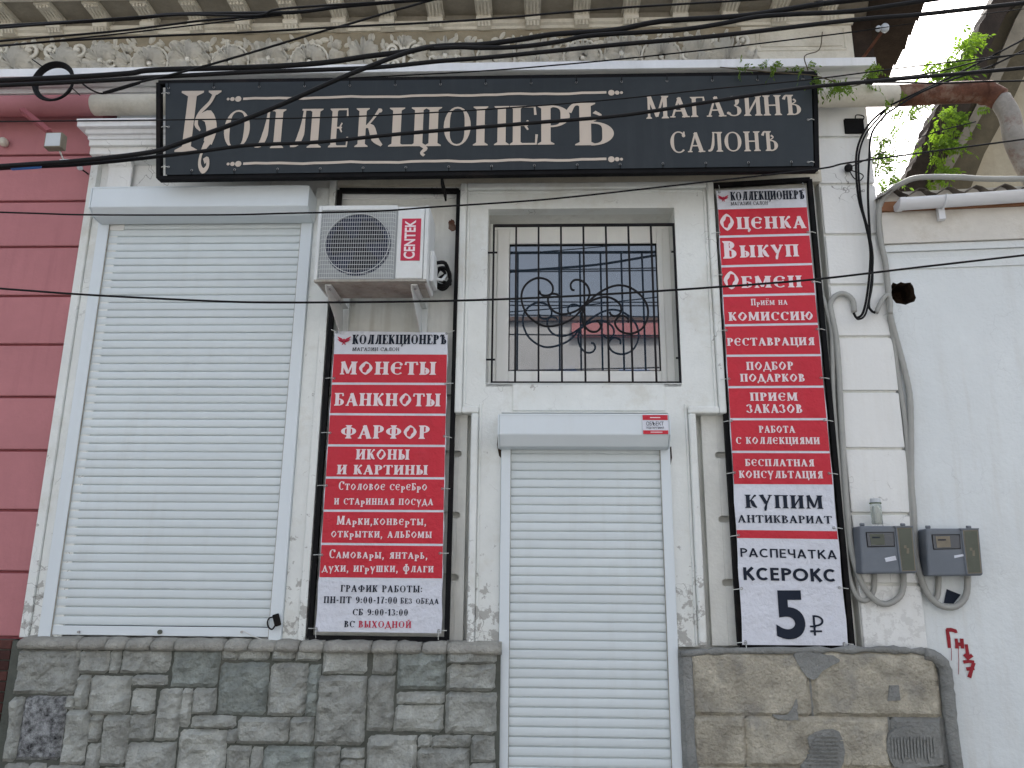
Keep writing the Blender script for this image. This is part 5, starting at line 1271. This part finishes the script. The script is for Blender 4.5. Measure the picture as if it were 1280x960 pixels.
MB().tube([(c.x, -.09, jz+jh*.80), (c.x, -.09, jz+jh*.99)], [jr*.96, jr*.9], 18).build('lid', M_lamp, j)
MB().tube([(c.x, -.09, jz+jh*.79), (c.x, -.09, jz+jh*.83)], jr*1.07, 18).build('lid_rim', M_leafd, j)
MB().tube([(c.x, -.09, jz+.006), (c.x+.004, -.09, jz+jh*.4), (c.x-.003, -.09, jz+jh*.68)], [jr*.5, jr*.62, jr*.4], 9).build('contents', M_rmould, j)
c = U(1068, 154.5, -.02)
sb_ = thing('small_plate', 'small dark metal plate with a hook at the top of the right pilaster', 'plate', (c.x, -.02, c.z))
a, b = U(1055.5, 148, -.02), U(1081, 165.5, -.02); MB().box(a.x, b.x, -.022, .002, b.z, a.z).build('plate', M_black, sb_, bev=.003)
MB().tube(spline([U(x, y, -.025) for x, y in ((1069, 148), (1070, 144), (1076, 144), (1080, 146), (1079, 150))], 3), .004, 5).build('hook', M_black, sb_)

# ------------------------------------------------------------------ conduits
def cond(label, pts, r_, fn, off, closed=False, mt=None, nm='conduit', cat='conduit', grp='grey corrugated conduits to the meters'):
    P3 = []
    for p in pts:
        o_ = p[2] if len(p) > 2 else off; f_ = p[3] if len(p) > 3 else fn; P3.append(f_(p[0], p[1], o_))
    sp_ = spline(P3, 7); o = MB().tube(sp_, [r_*(1+(.06 if i % 2 else 0)) for i in range(len(sp_))], 9).build(nm, mt or M_conduit, None, True)
    return tag(o, label, cat, grp)
cond('grey conduit with a hooped top on the right pilaster, ending under the left meter', [(1068, 390), (1065.5, 375), (1054.6, 367), (1044, 370), (1038, 380.6), (1040, 394), (1045, 421), (1048.5, 460), (1050.6, 502), (1056, 600), (1060.6, 654), (1067, 700), (1082.5, 738), (1104, 755), (1123, 747.5), (1129, 733), (1129, 715)], .0175, fU, .03)
cond('grey conduit emerging behind the right banner frame and bending up into the left meter', [(1024, 360), (1034, 389), (1040, 421), (1042, 502), (1050, 600), (1054, 654), (1060.6, 716), (1070, 744), (1082.5, 750.6), (1092, 738), (1093, 715)], .0155, fU, .012)
cond('long pale conduit arching over the gutter and down the corner of the wall', [(1340, 222, .3, RW), (1280, 223.5, .3, RW), (1229, 223.5, .3, RW), (1195, 221.5, .28, RW), (1149, 222, .24, RW), (1128, 229, .2, RW), (1110, 241, .12, RW), (1100, 257, .06, fU), (1098.5, 280, .04, fU), (1101, 303, .03, fU), (1106.5, 328, .03, fU), (1110, 360, .03, fU), (1112.5, 392, .03, fU),
     (1122, 430, .03, RW), (1130, 460, .03, RW), (1136.6, 491.5, .03, RW), (1138.5, 529, .03, RW), (1139, 600, .03, RW), (1142, 640, .03, RW), (1144, 690, .03, RW), (1151, 722, .05, RW), (1161, 744, .05, RW), (1176, 757, .05, RW), (1195, 758, .05, RW), (1207.5, 744, .05, RW), (1210, 716, .05, RW)], .0185, RW, .03)
cond('grey conduit beside the corner that ends under the right meter', [(1112, 395, .015, fU), (1118, 435), (1124, 480), (1130, 516), (1134, 560), (1137, 622), (1140, 680), (1144, 710), (1155, 735), (1165, 748), (1172, 744), (1173.5, 716)], .016, RW, .02)
cond('short grey conduit elbow that takes the black drop cables into the wall', [(1095, 391), (1100, 380), (1104, 373), (1110, 369), (1113, 376), (1113, 392)], .015, fU, .045)

# ------------------------------------------------------------------ cables
def cable(label, wpx, Y, pts, ext=True, cat='cable', mt=None):
    Ys = Y if isinstance(Y, (list, tuple)) else (Y, Y); n = len(pts); P3 = []
    for i, (a, b) in enumerate(pts): P3.append(U(a, b, Ys[0]+(Ys[1]-Ys[0])*(a-pts[0][0])/(pts[-1][0]-pts[0][0]+1e-9)))
    if ext and pts[0][0] <= 5: P3.insert(0, P3[0]+(P3[0]-P3[1]).normalized()*2.5)
    if ext and (pts[-1][0] >= 1275 or pts[-1][1] <= 2): P3.append(P3[-1]+(P3[-1]-P3[-2]).normalized()*2.5)
    dist = 5+sum(Ys)/2; r_ = wpx/2*dist*1.28/FPX
    o = MB().tube(spline(P3, 5), r_, 7).build('overhead_cable', mt or M_wire, None, True); return tag(o, label, cat, 'black cables strung across the front')
cable('thick black cable leaving the frame at the top near the middle, topmost on the left', 4.2, -.9, [(0, 33), (160, 23.5), (225, 17.8), (362, 15.8), (425, 8.5), (487, 3), (525, 0)])
cable('thin black cable just above the thick topmost one on the left', 2.6, -.95, [(0, 35), (120, 25), (225, 18.6), (320, 19.5), (350, 11.2), (455, 4), (507, 1)])
cable('black cable crossing the brackets at the left and meeting the topmost bundle', 2.6, -.85, [(0, 51.3), (135, 40), (200, 32.5), (250, 26.2), (320, 20.4), (350, 17.5)], ext=True)
cable('thin black cable between two others over the frieze at the far left', 1.8, -.8, [(0, 58), (125, 45), (200, 36.4), (320, 22.5), (352, 19)])
cable('black cable running across the brackets from far left to the top edge on the right', 2.5, -.75, [(0, 57.2), (75, 51.3), (200, 45), (320, 40), (420, 34), (525, 29), (620, 23), (760, 11), (920, 1)])
cable('black cable crossing the others diagonally over the frieze on the left half', 2.6, -.7, [(129, 116), (170, 104), (212, 94), (262, 81), (320, 64), (400, 40), (440, 29), (490, 14), (537, 1)])
cable('thick black cable along the frieze, upper strand of the heavy bundle on the right', 6.0, -.6, [(0, 101), (90, 96.5), (160, 92), (195, 87.5), (320, 84), (400, 79), (460, 70.5), (512, 64), (537, 59), (575, 56.5), (600, 56), (650, 49.5), (692, 43), (740, 40), (775, 36.5), (825, 27), (900, 22), (944, 18), (1028, 4.5), (1060, 1)])
cable('thick black cable looping just under its twin over the frieze on the right', 5.2, -.62, [(537, 61), (575, 59), (600, 60), (650, 58.5), (700, 52), (735, 45), (810, 40), (850, 37.5), (900, 30), (944, 21.5), (989, 18), (1066, 14), (1152, 1.5)])
cable('thick black cable just above the sign running on into the sky gap', 5.0, -.68, [(0, 107), (125, 101), (205, 96), (320, 90), (460, 85), (550, 76.5), (620, 71), (760, 57), (900, 44.5), (1066, 25), (1152, 18), (1280, 3.8)])
cable('black cable rising steeply across the sign from the lower left', 5.4, -.95, [(0, 208), (94, 201.5), (187.5, 190.6), (219, 181), (281, 159), (344, 134), (400, 109), (442, 91), (505, 67), (542, 58)])
cable('heavy black cable crossing the whole sign and on over the rusty pipe', 4.2, -.9, [(0, 210.5), (94, 206), (187, 197), (250, 189.5), (312, 181.5), (400, 177.5), (505, 167), (661, 154), (780, 144), (882, 128), (1004, 110), (1117.5, 99.5), (1280, 85)])
cable('thin black cable over the upper part of the sign letters', 1.6, -.85, [(0, 152), (200, 150), (400, 147), (536, 141), (661, 133), (780, 123), (882, 112), (1012, 99.5), (1126, 85), (1280, 67)])
cable('thin black cable sloping over the lower right of the frieze to the eave insulator', 1.6, -.5, [(440, 97.5), (600, 89), (700, 81), (775, 74), (850, 66), (920, 58), (1066, 40), (1100, 35)], ext=False)
cable('thin black cable crossing the shutter box and the air conditioner', 1.9, -.75, [(0, 265.3), (112, 268.5), (281, 268.5), (360, 266.6), (469, 264), (539, 259), (640, 252.5), (716, 246), (894, 226), (1024, 211), (1060, 203.5), (1160, 190), (1280, 174)])
cable('thin black cable crossing the wide shutter, the window and both banners', 2.3, -.8, [(0, 360.6), (94, 367.5), (194, 373), (300, 377.5), (400, 378), (535, 376.5), (640, 373.5), (760, 367.6), (900, 358.5), (1020, 349), (1140, 335), (1280, 319)])
cable('thin black cable near the right top, highest one across the sky gap', 1.0, -.5, [(1100, 35), (1180, 24), (1280, 11)])
cable('thin black cable across the sky gap below the rusty pipe', 1.2, -.4, [(1058, 211), (1100, 192), (1160, 168), (1220, 152)], ext=False)
for i, (l, w_, pts) in enumerate((('black drop cable fanning right above the rusty pipe, steepest of four', 2.2, [(1114, 131), (1161, 109), (1197, 92), (1240, 70), (1282, 48)]),
        ('black drop cable fanning right above the rusty pipe, second steepest', 2.2, [(1108, 142), (1150, 116), (1200, 96), (1240, 82), (1282, 62)]),
        ('black drop cable fanning right above the rusty pipe, third steepest', 1.6, [(1080, 100), (1160, 92), (1226, 76), (1282, 66)]),
        ('black drop cable lying almost level over the rusty pipe', 2.0, [(1010, 109), (1060, 104), (1120, 103), (1180, 104), (1230, 102), (1282, 101)]))):
    cable(l, w_, -.35-.02*i, pts)
def drop(label, wpx, pts, Y):
    P3 = [U(a, b, Y) for a, b in pts]; o = MB().tube(spline(P3, 5), wpx/2*5/FPX*1.1, 7).build('drop_cable', M_wire, None, True); tag(o, label, 'cable', 'black cables dropping down the right pilaster')
drop('left black drop cable hanging down the right pilaster into the hooped conduit', 2.8, [(1114, 131), (1090, 151), (1075, 175), (1070, 202), (1073, 246), (1082, 280), (1088, 315), (1085, 360), (1079, 390), (1071, 397), (1067, 391)], -.08)
drop('right black drop cable hanging down the right pilaster into the short elbow', 2.8, [(1108, 142), (1090, 166), (1086.5, 200), (1085, 246), (1088, 303), (1090.5, 349), (1086, 379), (1089, 388), (1094, 391)], -.06)
drop('inner black drop cable beside the left one on the right pilaster', 2.4, [(1117, 128), (1096, 150), (1080, 172), (1073, 202), (1077, 255), (1086, 290), (1091, 322), (1088, 362), (1082, 392), (1073, 399), (1068, 393)], -.095)
c = U(1060, 211, -.03); an = thing('cable_anchor', 'small black cable anchor on the right pilaster with curled wire ends', 'anchor', (c.x, -.03, c.z))
MB().disc_ball((c.x, -.04, c.z), .03, .03, .03, 8, 5).tube([(c.x, .0, c.z), (c.x, -.05, c.z+.02)], .012, 6).build('clamp', M_wire, an)
MB().tube(spline([U(a, b, -.04) for a, b in ((1062, 214), (1067, 222), (1074, 226), (1079, 221), (1076, 217), (1064, 213))], 4), .004, 5).build('loose_wire', M_wire, an, True)
c = U(1106, 35, -.25); iz = thing('insulator', 'white porcelain insulator under the dark side eave at the end of a thin cable', 'insulator', (c.x, -.25, c.z))
MB().disc_ball((c.x, -.25, c.z), .03, .03, .035, 10, 6).disc_ball((c.x-.045, -.25, c.z-.005), .02, .02, .024, 10, 6).build('porcelain', M_lamp, iz, True)
MB().tube([(c.x, -.25, c.z), (c.x-.03, .0, c.z-.02), (c.x-.09, .05, c.z-.09)], .012, 6).build('pin', M_rust, iz)
cable('two thin joined cables sagging to a small black joint under the cable coil', 2.0, -.45, [(100, 102), (112, 111), (128, 117), (150, 112), (175, 104)], ext=False)

p_ = [U(15, 209.6, -.93), U(32, 208.6, -.93), U(50, 207.3, -.93)]
tag(MB().tube(p_, .017, 8).build('cable_wrap', M_blue, None, True), 'blue tape wrapped round two black cables at the left edge over the pink wall', 'tape')
# ------------------------------------------------------------------ wisteria
def leaf_data(m_, name, seed):
    rnd = random.Random(seed); m = MB(); L_ = .20
    rach = [Vector((0, 0, 0)), Vector((.0, -.01, -.06)), Vector((.0, -.03, -.13)), Vector((0, -.06, -L_))]; rp = spline(rach, 3); m.tube(rp, .0016, 4)
    def leaflet(o, d, l, w_):
        d = d.normalized(); s_ = d.cross(Vector((0, -1, .2))).normalized(); n_ = s_.cross(d)
        v = [o, o+d*l*.35+s_*w_+n_*.002, o+d*l*.7+s_*w_*.8, o+d*l-n_*.008, o+d*l*.7-s_*w_*.8, o+d*l*.35-s_*w_+n_*.002, o+d*l*.5-n_*.004]
        m.add(v, [(0, 1, 6), (1, 2, 6), (2, 3, 6), (3, 4, 6), (4, 5, 6), (5, 0, 6)])
    for k_ in range(5):
        p = rp[2+k_]
        for s_ in (-1, 1): leaflet(p, Vector((s_*1, rnd.uniform(-.4, .2), -.55+rnd.uniform(-.2, .2))), .058*(1-.06*k_)*rnd.uniform(.85, 1.1), .0115)
    leaflet(rp[-1], Vector((0, -.2, -1)), .06, .012)
    return m.data(name, m_, Vector())
LD = {'l': [leaf_data(M_leaf, 'leaf', i) for i in range(3)], 'd': [leaf_data(M_leafd, 'leaf', i+9) for i in range(3)]}
def vine(label, stems, clusters, kind, sc_=1.0):
    c0 = stems[0][0]; p = U(c0[0], c0[1], c0[2]); t = thing('vine', label, 'vine', tuple(p), 'wisteria vines')
    for s_ in stems:
        MB().tube(spline([U(*q_) for q_ in s_], 5), .004, 5).build('stem', M_wood2, t, True)
    n = 0
    for (a, b, Y, ra, rb, num, sz) in clusters:
        for i in range(num):
            q_ = U(a+random.gauss(0, ra*.5), b+random.gauss(0, rb*.5), Y+random.uniform(-.12, .12))
            o = bpy.data.objects.new('leaf', random.choice(LD[kind])); link(o, t, q_)
            o.rotation_euler = (random.uniform(-.6, 1.1), random.uniform(-1.3, 1.3), random.uniform(-1.6, 1.6)); k_ = sz*sc_*random.uniform(.85, 1.35); o.scale = (k_,)*3
    return t
vine('sprigs of bright green wisteria creeping along the top right edge of the sign', [[(900, 84, -.3), (960, 90, -.34), (1020, 95, -.36), (1060, 108, -.3), (1090, 100, -.25)], [(1010, 88, -.3), (1006, 70, -.28), (1024, 62, -.25), (1028, 40, -.2)]],
     [(924, 82, -.38, 10, 5, 5, .42), (966, 80, -.38, 12, 5, 7, .45), (1006, 82, -.38, 10, 6, 7, .45), (1024, 98, -.38, 8, 9, 10, .5), (1046, 104, -.32, 22, 6, 18, .46), (1093, 82, -.3, 9, 10, 10, .5), (1120, 118, -.2, 20, 4, 6, .5)], 'l')
vine('thick bright green wisteria hanging over the ragged roof edge of the gabled house', [[(1216, 36, 1.8), (1200, 70, 1.8), (1180, 110, 1.75), (1176, 160, 1.8), (1182, 230, 1.8)]],
     [(1208, 52, 1.75, 12, 14, 22, .75), (1222, 42, 1.8, 6, 8, 8, .7), (1192, 74, 1.75, 26, 12, 34, .8), (1182, 94, 1.75, 30, 9, 30, .8), (1190, 140, 1.8, 18, 12, 22, .75), (1180, 165, 1.8, 14, 16, 26, .75), (1172, 185, 1.8, 18, 8, 16, .75), (1172, 215, 1.8, 12, 20, 22, .75)], 'l')
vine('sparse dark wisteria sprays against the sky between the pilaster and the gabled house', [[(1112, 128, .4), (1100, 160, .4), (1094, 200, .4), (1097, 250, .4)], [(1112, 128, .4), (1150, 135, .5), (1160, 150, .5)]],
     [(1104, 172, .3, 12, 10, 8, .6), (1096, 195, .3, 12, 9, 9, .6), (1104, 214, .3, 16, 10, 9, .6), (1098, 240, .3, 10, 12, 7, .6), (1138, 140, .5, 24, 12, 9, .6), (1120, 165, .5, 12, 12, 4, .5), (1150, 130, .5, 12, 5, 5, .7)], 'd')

# ------------------------------------------------------------------ across the street (seen only in the window glass)
op = thing('opposite_building', 'white building with a red sign band mirrored in the window glass', 'building', (2, -12, 0))
MB().box(-9, 12, -20, -12, 0, 7.4).build('wall', M_opp, op)
MB().box(-9.2, 12.2, -20.2, -11.9, 7.4, 7.5).build('roof', M_roof, op)
MB().box(.8, 6.5, -12.0, -11.86, 7.0, 7.32).build('sign_band', M_pink, op)
for x in (-6, -3.4, 4.8, 8): MB().box(x, x+1.1, -12, -11.96, 3.6, 5.3).build('window', M_mglass, op)
for x in (.2, 1.9): MB().box(x, x+.7, -12, -11.95, 4.9, 6.2).build('poster', M_blue, op)
for i in range(13):
    z = 5.4+i*.33+random.uniform(-.1, .1); y = -7.6-random.uniform(0, 1.2); sl_ = random.uniform(-.35, .25)
    P3 = [Vector((-14+4*k_, y, z+sl_*(k_-3.5)/3.5+.03*(k_-3.5)**2)) for k_ in range(8)]
    tag(MB().tube(spline(P3, 3), .014, 5).build('street_cable', M_wire, None, True), 'black cable strung over the far side of the street, mirrored in the window', 'cable', 'cables over the far side of the street')
